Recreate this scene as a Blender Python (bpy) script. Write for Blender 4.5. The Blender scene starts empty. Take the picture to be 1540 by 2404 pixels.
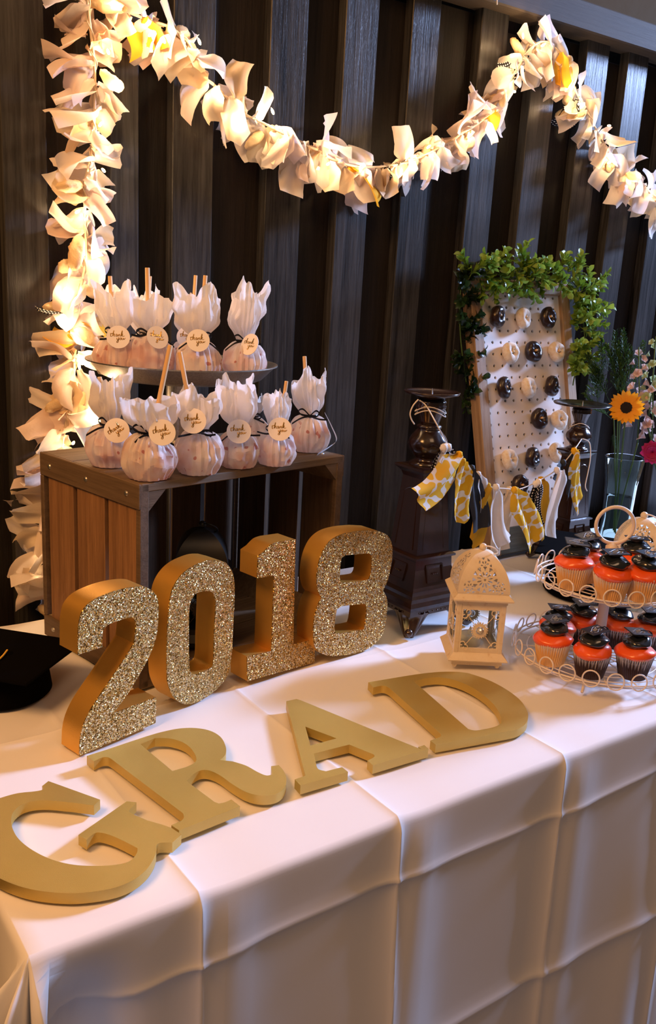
import bpy, bmesh, math, random
from mathutils import Vector, Matrix, noise
import numpy as np
R = math.radians
rnd = random.Random(7)
sc = bpy.context.scene
col = sc.collection
# ------------------------------------------------------------------ camera (table top is z = 0, metres)
W, H, FPX = 1540, 2404, 2087.47
PITCH, ROLL, YAW = R(14.4516), R(3.2083), R(35.5413)
CAM = Vector((0, 0, .58))
fwd = Vector((math.sin(YAW) * math.cos(PITCH), math.cos(YAW) * math.cos(PITCH), -math.sin(PITCH)))
rgt = Vector((math.cos(YAW), -math.sin(YAW), 0)); upv = rgt.cross(fwd)
r2 = math.cos(ROLL) * rgt + math.sin(ROLL) * upv
u2 = -math.sin(ROLL) * rgt + math.cos(ROLL) * upv
cam_data = bpy.data.cameras.new('camera'); cam = bpy.data.objects.new('camera', cam_data); col.objects.link(cam)
mw = Matrix((r2, u2, -fwd)).transposed().to_4x4(); mw.translation = CAM; cam.matrix_world = mw
cam_data.sensor_fit = 'VERTICAL'; cam_data.sensor_height = 36; cam_data.lens = FPX / H * 36
cam_data.clip_start = .01
sc.camera = cam
# ------------------------------------------------------------------ world, lights, exposure
sc.view_settings.view_transform = 'Standard'; sc.view_settings.look = 'None'
sc.view_settings.gamma = 1; sc.view_settings.use_curve_mapping = False
sc.view_settings.exposure = 0.27
wd = bpy.data.worlds.new('room_ambient'); sc.world = wd; wd.use_nodes = True
bgn = wd.node_tree.nodes['Background']; bgn.inputs[0].default_value = (1, .70, .50, 1); bgn.inputs[1].default_value = .07
def area_light(name, loc, aim, sx, sy, energy, color):
    l = bpy.data.lights.new(name, 'AREA'); l.shape = 'RECTANGLE'; l.size = sx; l.size_y = sy
    l.energy = energy; l.color = color
    o = bpy.data.objects.new(name, l); col.objects.link(o); o.location = loc
    o.rotation_euler = (Vector(aim) - Vector(loc)).to_track_quat('-Z', 'Y').to_euler()
    return o
area_light('window_daylight', (4.6, .72, 2.0), (.9, .98, .05), .65, .6, 370, (.42, .58, 1.0))
area_light('room_lamp_warm', (-.7, .6, 1.6), (.7, 1.05, .1), .6, .6, 21, (1.0, .47, .15))
area_light('front_fill_warm', (.3, -.7, 2.6), (1.0, 1.1, .0), 1.3, 1.0, 13, (1.0, .60, .34))  # added warm fill from the front, standing in for dim room ambience

# ------------------------------------------------------------------ pixel -> place helpers
def ray(px, py):
    return ((px - W / 2) / FPX) * r2 - ((py - H / 2) / FPX) * u2 + fwd
def on_z(px, py, z=0.):
    d = ray(px, py); return CAM + d * ((z - CAM.z) / d.z)
def on_y(px, py, y):
    d = ray(px, py); return CAM + d * (y / d.y)
def on_plane(px, py, p, n):
    d = ray(px, py); return CAM + d * ((p - CAM).dot(n) / d.dot(n))
# ------------------------------------------------------------------ objects helpers
def tag(o, label=None, cat=None, group=None, kind=None):
    if label: o['label'] = label
    if cat: o['category'] = cat
    if group: o['group'] = group
    if kind: o['kind'] = kind
    return o
def empty(name, loc=(0, 0, 0), rz=0., label=None, cat=None, group=None, parent=None, rot=None):
    o = bpy.data.objects.new(name, None); col.objects.link(o); o.location = loc
    o.rotation_euler = rot if rot else (0, 0, rz); o.empty_display_size = .02
    if parent: o.parent = parent
    return tag(o, label, cat, group)
def link(name, me, parent=None, loc=None, rot=None, scale=None):
    o = bpy.data.objects.new(name, me); col.objects.link(o)
    if parent: o.parent = parent
    if loc is not None: o.location = loc
    if rot is not None: o.rotation_euler = rot
    if scale is not None: o.scale = scale
    return o
def copy_tree(o, parent=None):
    c = o.copy(); col.objects.link(c)
    if parent: c.parent = parent
    for ch in o.children: copy_tree(ch, c)
    return c
class MB:
    def __init__(s): s.v = []; s.f = []; s.uv = {}
    def quadbox(s, c, size, M=None, taper=1.):
        x, y, z = [q / 2 for q in size]; n = len(s.v)
        for dz in (-1, 1):
            t = taper if dz > 0 else 1
            for dx, dy in ((-1, -1), (1, -1), (1, 1), (-1, 1)):
                p = Vector((dx * x * t, dy * y * t, dz * z))
                if M: p = M @ p
                s.v.append(p + Vector(c))
        for f in ((3, 2, 1, 0), (4, 5, 6, 7), (0, 1, 5, 4), (1, 2, 6, 5), (2, 3, 7, 6), (3, 0, 4, 7)):
            s.f.append([n + i for i in f])
        return s
    def bevbox(s, c, size, b=.002, M=None):
        # box with chamfered edges (24 verts)
        hx, hy, hz = [q / 2 for q in size]; n = len(s.v); b = min(b, hx * .9, hy * .9, hz * .9)
        bm = bmesh.new(); bmesh.ops.create_cube(bm, size=1)
        for v in bm.verts: v.co = Vector((v.co.x * 2 * hx, v.co.y * 2 * hy, v.co.z * 2 * hz))
        bmesh.ops.bevel(bm, geom=bm.edges[:] , offset=b, segments=1, affect='EDGES')
        bm.verts.index_update()
        for v in bm.verts:
            p = v.co.copy()
            if M: p = M @ p
            s.v.append(p + Vector(c))
        for f in bm.faces: s.f.append([n + v.index for v in f.verts])
        bm.free(); return s
    def grid(s, nu, nv, fn, closed_u=False, uv=None, skip=None):
        n = len(s.v)
        cu = nu if closed_u else nu + 1
        for j in range(nv + 1):
            for i in range(cu): s.v.append(Vector(fn(i / nu, j / nv)))
        for j in range(nv):
            for i in range(nu):
                if skip and skip((i + .5) / nu, (j + .5) / nv): continue
                i2 = (i + 1) % cu if closed_u else i + 1
                f = [n + j * cu + i, n + j * cu + i2, n + (j + 1) * cu + i2, n + (j + 1) * cu + i]
                s.f.append(f)
                if uv:
                    a, b, c, d = i / nu, (i + 1) / nu, j / nv, (j + 1) / nv
                    s.uv[len(s.f) - 1] = [uv(a, c), uv(b, c), uv(b, d), uv(a, d)]
        return s
    def lathe(s, prof, n=32, c=(0, 0, 0), M=None, cap=True, rf=None):
        # prof: list of (r, z)
        c = Vector(c); b = len(s.v); m = len(prof)
        for r_, z in prof:
            for i in range(n):
                a = 2 * math.pi * i / n; rr = r_ * (rf(a, z) if rf else 1)
                p = Vector((rr * math.cos(a), rr * math.sin(a), z))
                if M: p = M @ p
                s.v.append(p + c)
        for j in range(m - 1):
            for i in range(n):
                s.f.append([b + j * n + i, b + j * n + (i + 1) % n, b + (j + 1) * n + (i + 1) % n, b + (j + 1) * n + i])
        if cap:
            s.f.append([b + i for i in range(n)][::-1]); s.f.append([b + (m - 1) * n + i for i in range(n)])
        return s
    def loft_sq(s, prof, c=(0, 0, 0), M=None):
        c = Vector(c); b = len(s.v)
        for h, z in prof:
            for dx, dy in ((-1, -1), (1, -1), (1, 1), (-1, 1)):
                p = Vector((dx * h, dy * h, z))
                if M: p = M @ p
                s.v.append(p + c)
        for j in range(len(prof) - 1):
            for i in range(4):
                s.f.append([b + j * 4 + i, b + j * 4 + (i + 1) % 4, b + (j + 1) * 4 + (i + 1) % 4, b + (j + 1) * 4 + i])
        s.f.append([b + 3, b + 2, b + 1, b]); k = b + (len(prof) - 1) * 4; s.f.append([k, k + 1, k + 2, k + 3])
        return s
    def tube(s, pts, r=.002, n=8, closed=False, rs=None):
        pts = [Vector(p) for p in pts]; m = len(pts); b = len(s.v)
        prev = None
        for i, p in enumerate(pts):
            if closed: t = pts[(i + 1) % m] - pts[i - 1]
            else: t = pts[min(i + 1, m - 1)] - pts[max(i - 1, 0)]
            t.normalize()
            if prev is None:
                a = Vector((0, 0, 1)) if abs(t.z) < .9 else Vector((1, 0, 0)); nn = t.cross(a).normalized()
            else:
                nn = prev - t * prev.dot(t)
                nn = nn.normalized() if nn.length > 1e-6 else t.orthogonal().normalized()
            prev = nn; bb = t.cross(nn); rr = rs[i] if rs else r
            for k in range(n):
                a = 2 * math.pi * k / n; s.v.append(p + rr * (math.cos(a) * nn + math.sin(a) * bb))
        for i in range(m if closed else m - 1):
            i2 = (i + 1) % m
            for k in range(n):
                s.f.append([b + i * n + k, b + i * n + (k + 1) % n, b + i2 * n + (k + 1) % n, b + i2 * n + k])
        if not closed:
            s.f.append([b + k for k in range(n)][::-1]); s.f.append([b + (m - 1) * n + k for k in range(n)])
        return s
    def ball(s, c, r, n=12, sz=1.):
        m = max(4, n // 2); pr = [(max(1e-5, r * math.sin(math.pi * j / m)), -r * sz * math.cos(math.pi * j / m)) for j in range(m + 1)]
        return s.lathe(pr, n, c, cap=False)
    def mesh(s, name, mats, smooth=False, mi=None):
        me = bpy.data.meshes.new(name); me.from_pydata([tuple(v) for v in s.v], [], s.f); 
        for m in (mats if isinstance(mats, (list, tuple)) else [mats]): me.materials.append(m)
        if s.uv:
            l = me.uv_layers.new(name='UVMap')
            for p in me.polygons:
                if p.index in s.uv:
                    for k, li in enumerate(p.loop_indices): l.data[li].uv = s.uv[p.index][k]
        if smooth:
            me.polygons.foreach_set('use_smooth', [True] * len(me.polygons))
        me.update(); return me
    def build(s, name, mats, parent=None, smooth=False, **k):
        return link(name, s.mesh(name, mats, smooth), parent, **k)
def autosmooth(me, ang=35):
    bm = bmesh.new(); bm.from_mesh(me)
    for e in bm.edges:
        if len(e.link_faces) == 2 and e.calc_face_angle(0) > R(ang): e.smooth = False
    for f in bm.faces: f.smooth = True
    bm.to_mesh(me); bm.free(); return me
def catmull(pts, sub=6, closed=False):
    pts = [Vector(p) for p in pts]; m = len(pts); out = []
    rng = range(m) if closed else range(m - 1)
    for i in rng:
        if closed: p0, p1, p2, p3 = pts[i - 1], pts[i], pts[(i + 1) % m], pts[(i + 2) % m]
        else: p0, p1, p2, p3 = pts[max(i - 1, 0)], pts[i], pts[i + 1], pts[min(i + 2, m - 1)]
        for k in range(sub):
            t = k / sub
            out.append(.5 * ((2 * p1) + (p2 - p0) * t + (2 * p0 - 5 * p1 + 4 * p2 - p3) * t * t + (3 * p1 - p0 - 3 * p2 + p3) * t ** 3))
    if not closed: out.append(pts[-1])
    return out
def outline(items, sub=5):
    # tuples are corners, lists are smooth runs
    out = []
    for it in items:
        if isinstance(it, list): out += [tuple(v) for v in catmull([(a[0], a[1], 0) for a in it], sub)]
        else: out.append((it[0], it[1], 0))
    return out
def prism(name, loops, depth, mats, bevel=0., z0=0.):
    # filled 2D loops (outer first, holes next) given as (x, y), extruded from z0 to z0+depth
    cu = bpy.data.curves.new('tmp', 'CURVE'); cu.dimensions = '2D'; cu.fill_mode = 'BOTH'
    cu.extrude = depth / 2 - bevel; cu.bevel_depth = bevel; cu.bevel_resolution = 1; cu.offset = -bevel
    for lp in loops:
        sp = cu.splines.new('POLY'); sp.points.add(len(lp) - 1); sp.use_cyclic_u = True
        for i, p in enumerate(lp): sp.points[i].co = (p[0], p[1], 0, 1)
    o = bpy.data.objects.new('tmp', cu); col.objects.link(o)
    dg = bpy.context.evaluated_depsgraph_get(); me = bpy.data.meshes.new_from_object(o.evaluated_get(dg))
    bpy.data.objects.remove(o); bpy.data.curves.remove(cu)
    me.name = name; me.transform(Matrix.Translation((0, 0, z0 + depth / 2)))
    me.materials.clear()
    for m in (mats if isinstance(mats, (list, tuple)) else [mats]): me.materials.append(m)
    bm = bmesh.new(); bm.from_mesh(me); bmesh.ops.remove_doubles(bm, verts=bm.verts, dist=1e-5); bm.to_mesh(me); bm.free()
    autosmooth(me, 30)
    for p in me.polygons:
        if abs(p.normal.z) > .98: p.use_smooth = False
    me.update(); return me
# ------------------------------------------------------------------ materials
MATS = {}
def mat(name, color=(.8, .8, .8), rough=.5, metal=0., spec=None, emit=None, estr=0., trans=0., coat=0., sheen=0.):
    m = bpy.data.materials.new(name); m.use_nodes = True; MATS[name] = m
    b = m.node_tree.nodes['Principled BSDF']
    b.inputs['Base Color'].default_value = (*color, 1); b.inputs['Roughness'].default_value = rough
    b.inputs['Metallic'].default_value = metal
    if spec is not None: b.inputs['Specular IOR Level'].default_value = spec
    if emit: b.inputs['Emission Color'].default_value = (*emit, 1); b.inputs['Emission Strength'].default_value = estr
    if trans: b.inputs['Transmission Weight'].default_value = trans
    if coat: b.inputs['Coat Weight'].default_value = coat; b.inputs['Coat Roughness'].default_value = .1
    if sheen: b.inputs['Sheen Weight'].default_value = sheen
    return m
class NT:
    def __init__(s, m): s.m = m; s.t = m.node_tree; s.b = s.t.nodes['Principled BSDF']; s.out = s.t.nodes['Material Output']
    def n(s, typ, **k):
        x = s.t.nodes.new(typ)
        for a, v in k.items():
            if a.startswith('i_'): x.inputs[a[2:].replace('_', ' ')].default_value = v
            else: setattr(x, a, v)
        return x
    def l(s, a, b): s.t.links.new(a, b)
    def coord(s, scale=(1, 1, 1), kind='Object', rot=(0, 0, 0)):
        c = s.n('ShaderNodeTexCoord'); mp = s.n('ShaderNodeMapping'); mp.inputs['Scale'].default_value = scale; mp.inputs['Rotation'].default_value = rot
        s.l(c.outputs[kind], mp.inputs['Vector']); return mp.outputs[0]
    def noise(s, vec, scale=5, detail=4, rough=.6, dist=0.):
        x = s.n('ShaderNodeTexNoise'); x.inputs['Scale'].default_value = scale; x.inputs['Detail'].default_value = detail
        x.inputs['Roughness'].default_value = rough; x.inputs['Distortion'].default_value = dist
        if vec is not None: s.l(vec, x.inputs['Vector'])
        return x.outputs['Fac']
    def ramp(s, fac, stops):
        x = s.n('ShaderNodeValToRGB'); e = x.color_ramp.elements
        while len(e) < len(stops): e.new(.5)
        for i, (p, c) in enumerate(stops): e[i].position = p; e[i].color = (*c, 1) if len(c) == 3 else c
        s.l(fac, x.inputs[0]); return x.outputs[0]
    def mix(s, fac, a, b, mode='MIX'):
        x = s.n('ShaderNodeMix', data_type='RGBA', blend_type=mode)
        for sock, v in ((0, fac), (6, a), (7, b)):
            if hasattr(v, 'links') or isinstance(v, bpy.types.NodeSocket): s.l(v, x.inputs[sock])
            else: x.inputs[sock].default_value = v if sock == 0 else (*v, 1)
        return x.outputs[2]
    def math(s, op, a, b=None, c=None):
        x = s.n('ShaderNodeMath', operation=op)
        for i, v in enumerate((a, b, c)):
            if v is None: continue
            if isinstance(v, bpy.types.NodeSocket): s.l(v, x.inputs[i])
            else: x.inputs[i].default_value = v
        return x.outputs[0]
    def bump(s, h, strength=.3, dist=.002):
        x = s.n('ShaderNodeBump'); x.inputs['Strength'].default_value = strength; x.inputs['Distance'].default_value = dist
        s.l(h, x.inputs['Height']); s.l(x.outputs[0], s.b.inputs['Normal']); return x
    def color(s, c): s.l(c, s.b.inputs['Base Color'])
    def rough(s, c): s.l(c, s.b.inputs['Roughness'])
    def translucent(s, fac, color):
        tr = s.n('ShaderNodeBsdfTranslucent'); mx = s.n('ShaderNodeMixShader'); mx.inputs[0].default_value = fac
        if isinstance(color, bpy.types.NodeSocket): s.l(color, tr.inputs[0])
        else: tr.inputs[0].default_value = (*color, 1)
        s.l(s.b.outputs[0], mx.inputs[1]); s.l(tr.outputs[0], mx.inputs[2]); s.l(mx.outputs[0], s.out.inputs[0])
def rand_val(nt):
    return nt.n('ShaderNodeObjectInfo').outputs['Random']
def wood(name, dark, light, axis='z', rough=.6, scale=1., bump=.4, spec=.3):
    m = mat(name, light, rough, spec=spec); t = NT(m)
    sc_ = {'z': (60, 60, 3), 'x': (3, 60, 60), 'y': (60, 3, 60)}[axis]
    c = t.n('ShaderNodeTexCoord'); mp = t.n('ShaderNodeMapping'); mp.inputs['Scale'].default_value = tuple(q * scale for q in sc_)
    add = t.n('ShaderNodeVectorMath', operation='ADD'); t.l(c.outputs['Object'], add.inputs[0])
    rv = t.math('MULTIPLY', rand_val(t), 3.); cx = t.n('ShaderNodeCombineXYZ')
    for i in range(3): t.l(rv, cx.inputs[i])
    t.l(cx.outputs[0], add.inputs[1]); t.l(add.outputs[0], mp.inputs['Vector'])
    n1 = t.noise(mp.outputs[0], 1.0, 6, .65, .6)
    n2 = t.noise(mp.outputs[0], .12, 3, .5, 0)
    f = t.math('ADD', t.math('MULTIPLY', n1, .7), t.math('MULTIPLY', n2, .35))
    f = t.math('ADD', f, t.math('MULTIPLY', t.math('SUBTRACT', rand_val(t), .5), .12))
    n3 = t.noise(mp.outputs[0], 3.2, 5, .75, .3)
    f = t.math('ADD', f, t.math('MULTIPLY', t.math('SUBTRACT', n3, .5), .55))
    t.color(t.ramp(f, [(.30, dark), (.78, light)])); t.bump(t.math('ADD', n1, n3), bump, .0015)
    return m
m_board = wood('weathered_dark_board', (.004, .0028, .002), (.020, .014, .010), rough=.6, bump=.7)
m_batten = wood('weathered_dark_batten', (.004, .0036, .0034), (.078, .076, .074), rough=.34, bump=.4)
m_beam = wood('brown_beam_wood', (.045, .033, .022), (.075, .058, .042), 'x', rough=.7)
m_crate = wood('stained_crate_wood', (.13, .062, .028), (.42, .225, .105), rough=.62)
m_crate_dk = wood('shaded_crate_wood', (.05, .030, .018), (.17, .105, .062), rough=.7)  # same crate wood darkened: the shade inside is put into the colour
m_crate_in = wood('crate_frame_wood', (.10, .065, .038), (.24, .17, .105), 'x', rough=.65)
m_crate_y = wood('crate_rail_wood', (.09, .058, .034), (.20, .135, .085), 'y', rough=.65)
m_pegwood = wood('pine_frame_wood', (.22, .13, .07), (.50, .36, .23), rough=.55)
m_darkwood = wood('glossy_dark_brown_wood', (.008, .0035, .0025), (.034, .013, .008), rough=.22, bump=.12, scale=.5, spec=.6)
m_darkwood.node_tree.nodes['Principled BSDF'].inputs['Coat Weight'].default_value = .5
m_darkwood.node_tree.nodes['Principled BSDF'].inputs['Coat Roughness'].default_value = .12
m_cloth = mat('white_tablecloth_cotton', (.86, .85, .86), .8, spec=.2, sheen=.2); t = NT(m_cloth)
nn = t.noise(t.coord((900, 900, 900)), 1, 2); t.bump(nn, .06, .0004)
m_tan = mat('tan_ceiling_paint', (.36, .30, .20), .9); t = NT(m_tan); t.bump(t.noise(t.coord((30, 30, 30)), 1, 3), .1)
m_floor = wood('brown_floor_wood', (.06, .04, .03), (.14, .09, .06), 'x', rough=.6)
m_gold = mat('gold_metallic_paint', (.80, .44, .09), .34, 0.7); t = NT(m_gold)
n1 = t.noise(t.coord((1200, 1200, 1200)), 1, 2); n2 = t.noise(t.coord((14, 14, 14)), 1, 3)
t.color(t.mix(n2, (.80, .42, .07), (.92, .54, .12))); t.bump(n1, .35, .0006)
m_goldflat = mat('satin_gold_letter_paint', (.60, .42, .12), .42, .6); t = NT(m_goldflat)
n1 = t.noise(t.coord((1500, 1500, 1500)), 1, 2); n2 = t.noise(t.coord((9, 9, 9)), 1, 4)
t.color(t.mix(n2, (.56, .40, .09), (.72, .54, .17))); t.bump(n1, .5, .0006)
def glitter(name, c1, c2, cell=820.):
    m = mat(name, c1, .28, .85); t = NT(m)
    co = t.coord((cell,) * 3); v = t.n('ShaderNodeTexVoronoi'); t.l(co, v.inputs['Vector']); v.inputs['Scale'].default_value = 1
    sub = t.n('ShaderNodeVectorMath', operation='SUBTRACT'); t.l(v.outputs['Color'], sub.inputs[0]); sub.inputs[1].default_value = (.5, .5, .5)
    scl = t.n('ShaderNodeVectorMath', operation='SCALE'); t.l(sub.outputs[0], scl.inputs[0]); scl.inputs['Scale'].default_value = 1.5
    g = t.n('ShaderNodeNewGeometry'); ad = t.n('ShaderNodeVectorMath', operation='ADD'); t.l(g.outputs['Normal'], ad.inputs[0]); t.l(scl.outputs[0], ad.inputs[1])
    no = t.n('ShaderNodeVectorMath', operation='NORMALIZE'); t.l(ad.outputs[0], no.inputs[0]); t.l(no.outputs[0], t.b.inputs['Normal'])
    sep = t.n('ShaderNodeSeparateColor'); t.l(v.outputs['Color'], sep.inputs[0])
    t.color(t.ramp(sep.outputs[0], [(0., tuple(q * .28 for q in c1)), (.35, c1), (.75, c2), (.97, (1, .90, .60))]))
    return m
m_glit = glitter('champagne_gold_glitter', (.46, .31, .09), (.84, .64, .24))
m_glitd = glitter('deep_gold_glitter', (.42, .23, .04), (.80, .50, .13))
m_black = mat('black_felt_cloth', (.003, .0026, .0026), 1., spec=.03)
m_blacksat = mat('black_satin_ribbon', (.010, .010, .012), .28)
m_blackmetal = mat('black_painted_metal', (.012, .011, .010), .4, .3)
m_zinc = mat('galvanized_zinc', (.42, .40, .36), .36, .85); t = NT(m_zinc)
v = t.n('ShaderNodeTexVoronoi'); t.l(t.coord((60, 60, 60)), v.inputs['Vector']); t.color(t.mix(v.outputs['Distance'], (.34, .32, .28), (.50, .48, .43)))
m_stick = mat('tan_wooden_stick', (.72, .45, .20), .6)
m_tagp = mat('white_paper_tag', (.95, .90, .90), .7)
m_foil = mat('gold_foil_print', (.62, .43, .16), .22, .9)
m_cream = mat('cream_painted_metal', (.80, .62, .40), .42); t = NT(m_cream)
n1 = t.noise(t.coord((55, 55, 55)), 1, 5, .7); t.color(t.ramp(n1, [(.28, (.62, .40, .20)), (.42, (.84, .69, .49)), (.7, (.88, .75, .56))]))
m_glass = mat('clear_glass', (.93, .97, .97), .02, trans=1.); m_glass.node_tree.nodes['Principled BSDF'].inputs['IOR'].default_value = 1.05
m_vase = mat('clear_vase_glass', (.80, .90, .86), .03, trans=1.); m_vase.node_tree.nodes['Principled BSDF'].inputs['IOR'].default_value = 1.12
m_jewel = mat('faceted_crystal', (.95, .95, .95), .02, trans=.6, metal=.3)
m_wax = mat('white_wax', (.86, .85, .78), .5)
m_wire = mat('white_coated_wire', (.88, .78, .70), .35)
m_twine = mat('white_cotton_twine', (.80, .72, .62), .9)
# ================================================================== THE SETTING
FLOOR = -.74
o = MB().quadbox((1.2, -.3, FLOOR - .02), (8, 4.2, .04)).build('floor', m_floor); tag(o, kind='structure')
YW = 1.50      # front faces of the battens
wall = MB().quadbox((1.9, YW + .075, .5), (5.6, .04, 2.5)).build('wall_back', m_board); tag(wall, kind='structure')
def lap(x0, x1, y0, y1, z0, z1, m, name, chip=0):
    cx, cy = (x0 + x1) / 2, (y0 + y1) / 2
    o = MB().bevbox((0, 0, 0), (x1 - x0, y1 - y0, z1 - z0), .0015).build(name, m, wall, loc=(cx, cy, (z0 + z1) / 2))
    o.rotation_euler = (0, 0, rnd.uniform(-.012, .012)); return o
lefts = [-.56, -.40, -.235, -.07, .09, .25, .415, .59, .702, .889, 1.05, 1.209, 1.392, 1.554, 1.721, 1.868, 2.03, 2.20, 2.36, 2.53, 2.70, 2.86, 3.02, 3.2, 3.36, 3.52, 3.7, 3.86, 4.02]
ZT = 1.150
for i, x in enumerate(lefts):
    wdt = .074 + rnd.uniform(-.004, .006)
    wdt = {.415: .07, .59: .05, .702: .078}.get(x, wdt)
    lap(x, x + wdt, YW, YW + .026, FLOOR, ZT, m_batten, 'batten')
    nx = lefts[i + 1] if i + 1 < len(lefts) else x + .16
    lap(x + wdt - .012, nx + .012, YW + .027, YW + .05, FLOOR, ZT - (.012 if i % 2 else .03), m_board, 'board')
o = MB().bevbox((1.9, YW - .005, 1.172), (5.6, .07, .058), .003).build('trim_1', m_beam); tag(o, kind='structure')
# sloping ceiling of the loft, rising from the beam towards the room
m_ = MB(); y0, z0, y1, z1 = YW + .06, 1.205, -.2, 3.2
for x in (-.9, 4.7):
    m_.v += [Vector((x, y0, z0)), Vector((x, y1, z1)), Vector((x, y1, z1 + .04)), Vector((x, y0, z0 + .04))]
m_.f = [[0, 1, 5, 4], [3, 7, 6, 2], [0, 4, 7, 3], [1, 2, 6, 5], [0, 3, 2, 1], [4, 5, 6, 7]]
tag(m_.build('ceiling', m_tan), kind='structure')
# ================================================================== TABLE AND CLOTH
TX0, TX1, TY0, TY1 = .185, 2.62, .672, 1.435
tb = empty('banquet_table', ((TX0 + TX1) / 2, (TY0 + TY1) / 2, FLOOR), label='long rectangular banquet table under the white cloth along the dark board wall', cat='table')
m_tab = mat('grey_plastic_tabletop', (.45, .44, .42), .6); m_leg = mat('grey_steel_leg', (.3, .3, .3), .4, .8)
MB().bevbox((0, 0, -FLOOR - .028), (TX1 - TX0 - .02, TY1 - TY0 - .02, .04), .005).build('tabletop', m_tab, tb)
for sx in (-1, 1):
    for sy in (-1, 1):
        MB().tube([(sx * 1.02, sy * .28, 0), (sx * 1.02, sy * .28, -FLOOR - .048)], .014, 10).build('leg', m_leg, tb)
folds = [.349, .600, .879, 1.145, 1.41, 1.67, 1.93, 2.2, 2.45]
def ridge(d, w): return math.exp(-abs(d) / w)
def top_z(x, y):
    z = 0.
    for k, fx in enumerate(folds):
        z += .0026 * ridge(x - fx - .02 * (y - .67) * (k - 3) * .25, .006) - .0012 * math.exp(-((x - fx - .045) / .03) ** 2)
    z += .0026 * ridge(y - 1.045, .010)
    z += .0022 * (noise.noise(Vector((x * 4, y * 5, 0))) + .4 * noise.noise(Vector((x * 11, y * 9, 3))))
    return z - .0046
def axis(a, b, n, extra, w=.03):
    s = {round(a + (b - a) * i / n, 4) for i in range(n + 1)}
    for e in extra:
        for k in range(-8, 9):
            q = e + w * (k / 8) * abs(k / 8)
            if a < q < b: s.add(round(q, 4))
    return sorted(s)
xs = axis(TX0, TX1, 150, folds); ys = axis(TY0, TY1, 60, [1.045])
V, F = [], []; idx = {}
for j, y in enumerate(ys):
    for i, x in enumerate(xs):
        idx[i, j] = len(V); V.append((x, y, top_z(x, y)))
for j in range(len(ys) - 1):
    for i in range(len(xs) - 1): F.append((idx[i, j], idx[i + 1, j], idx[i + 1, j + 1], idx[i, j + 1]))
# skirt columns: back-left corner -> left edge -> corner fan -> front edge -> corner fan -> right edge
cols = []
for j in range(len(ys) - 1, 0, -1): cols.append((idx[0, j], (-1, 0), 'L', ys[j]))
NF = 22
for k in range(NF + 1):
    a = k / NF; an = math.pi + a * math.pi / 2; cols.append((idx[0, 0], (math.cos(an), math.sin(an)), 'C', a))
for i in range(1, len(xs)): cols.append((idx[i, 0], (0, -1), 'F', xs[i]))
for k in range(1, NF + 1):
    a = k / NF; an = -math.pi / 2 + a * math.pi / 2; cols.append((idx[len(xs) - 1, 0], (math.cos(an), math.sin(an)), 'D', a))
for j in range(1, len(ys)): cols.append((idx[len(xs) - 1, j], (1, 0), 'R', ys[j]))
hs = [0, .0006, .0015, .004, .008, .013, .02, .03, .045, .06, .072, .078, .082, .085, .088, .092, .098, .11, .13, .16, .19, .22, .25, .28, .31, .325, .335, .34, .345, .355, .37, .40, .44, .48, .52, .56, .60, .64, .68, .715]
def smooth01(x): x = max(0, min(1, x)); return x * x * (3 - 2 * x)
def skirt_off(kind, s, h):
    o_ = .006 * (1 - math.exp(-h / .0028)) + .02 * h
    if kind == 'F':
        for k, fx in enumerate(folds):
            xx = fx + .03 * h
            o_ += .0042 * ridge(s - xx, .006) * smooth01(h / .02) + .0045 * math.exp(-((s - xx - .035) / .028) ** 2) * smooth01(h / .06) - .004 * math.exp(-((s - xx + .03) / .03) ** 2) * smooth01(h / .12)
            if k % 2: o_ += .009 * math.exp(-((s - xx + .10 * h) / .06) ** 2) * smooth01((h - .08) / .3)
        o_ += .0034 * ridge(h - .085 - .004 * math.sin(s * 9), .006) + .004 * ridge(h - .34, .008)
        o_ += .006 * noise.noise(Vector((s * 3.2, h * 2.5, 1))) * smooth01(h / .1)
        o_ -= .045 * smooth01((h - .015) / .12) * math.exp(-((s - TX0 - .045) / .035) ** 2)
        o_ += .05 * smooth01(h / .3) * math.exp(-((s - TX0) / .012) ** 2)
    elif kind == 'C':
        o_ += (.030 + .13 * h) * smooth01(h / .05) * (.55 + .45 * math.cos(2 * math.pi * 2 * s)) + .008 * math.sin(s * 31) * smooth01(h / .1)
    elif kind == 'L':
        o_ += .006 * math.sin(s * 30) * smooth01(h / .1) + .05 * smooth01(h / .3) * math.exp(-((s - TY0) / .02) ** 2)
    return o_
prev = None
for ci, (vi, d, kind, s) in enumerate(cols):
    p = Vector(V[vi]); c = [vi]
    for h in hs[1:]:
        of = skirt_off(kind, s, h); dx = -.02 * h if kind == 'F' else 0
        V.append((p.x + d[0] * of + dx, p.y + d[1] * of, p.z * (1 - smooth01(h / .03)) - h * (1 if h > .01 else 1.) )); c.append(len(V) - 1)
    if prev:
        for k in range(len(hs) - 1):
            if k == 0 and prev[0] == c[0]: F.append((prev[1], c[1], c[0]))
            else: F.append((prev[k + 1], c[k + 1], c[k], prev[k]))
    prev = c
me = bpy.data.meshes.new('tablecloth'); me.from_pydata(V, [], F); me.materials.append(m_cloth)
me.polygons.foreach_set('use_smooth', [True] * len(me.polygons))
o = link('tablecloth', me); tag(o, 'white cotton tablecloth with pressed fold creases hanging to the floor', 'tablecloth')
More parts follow.
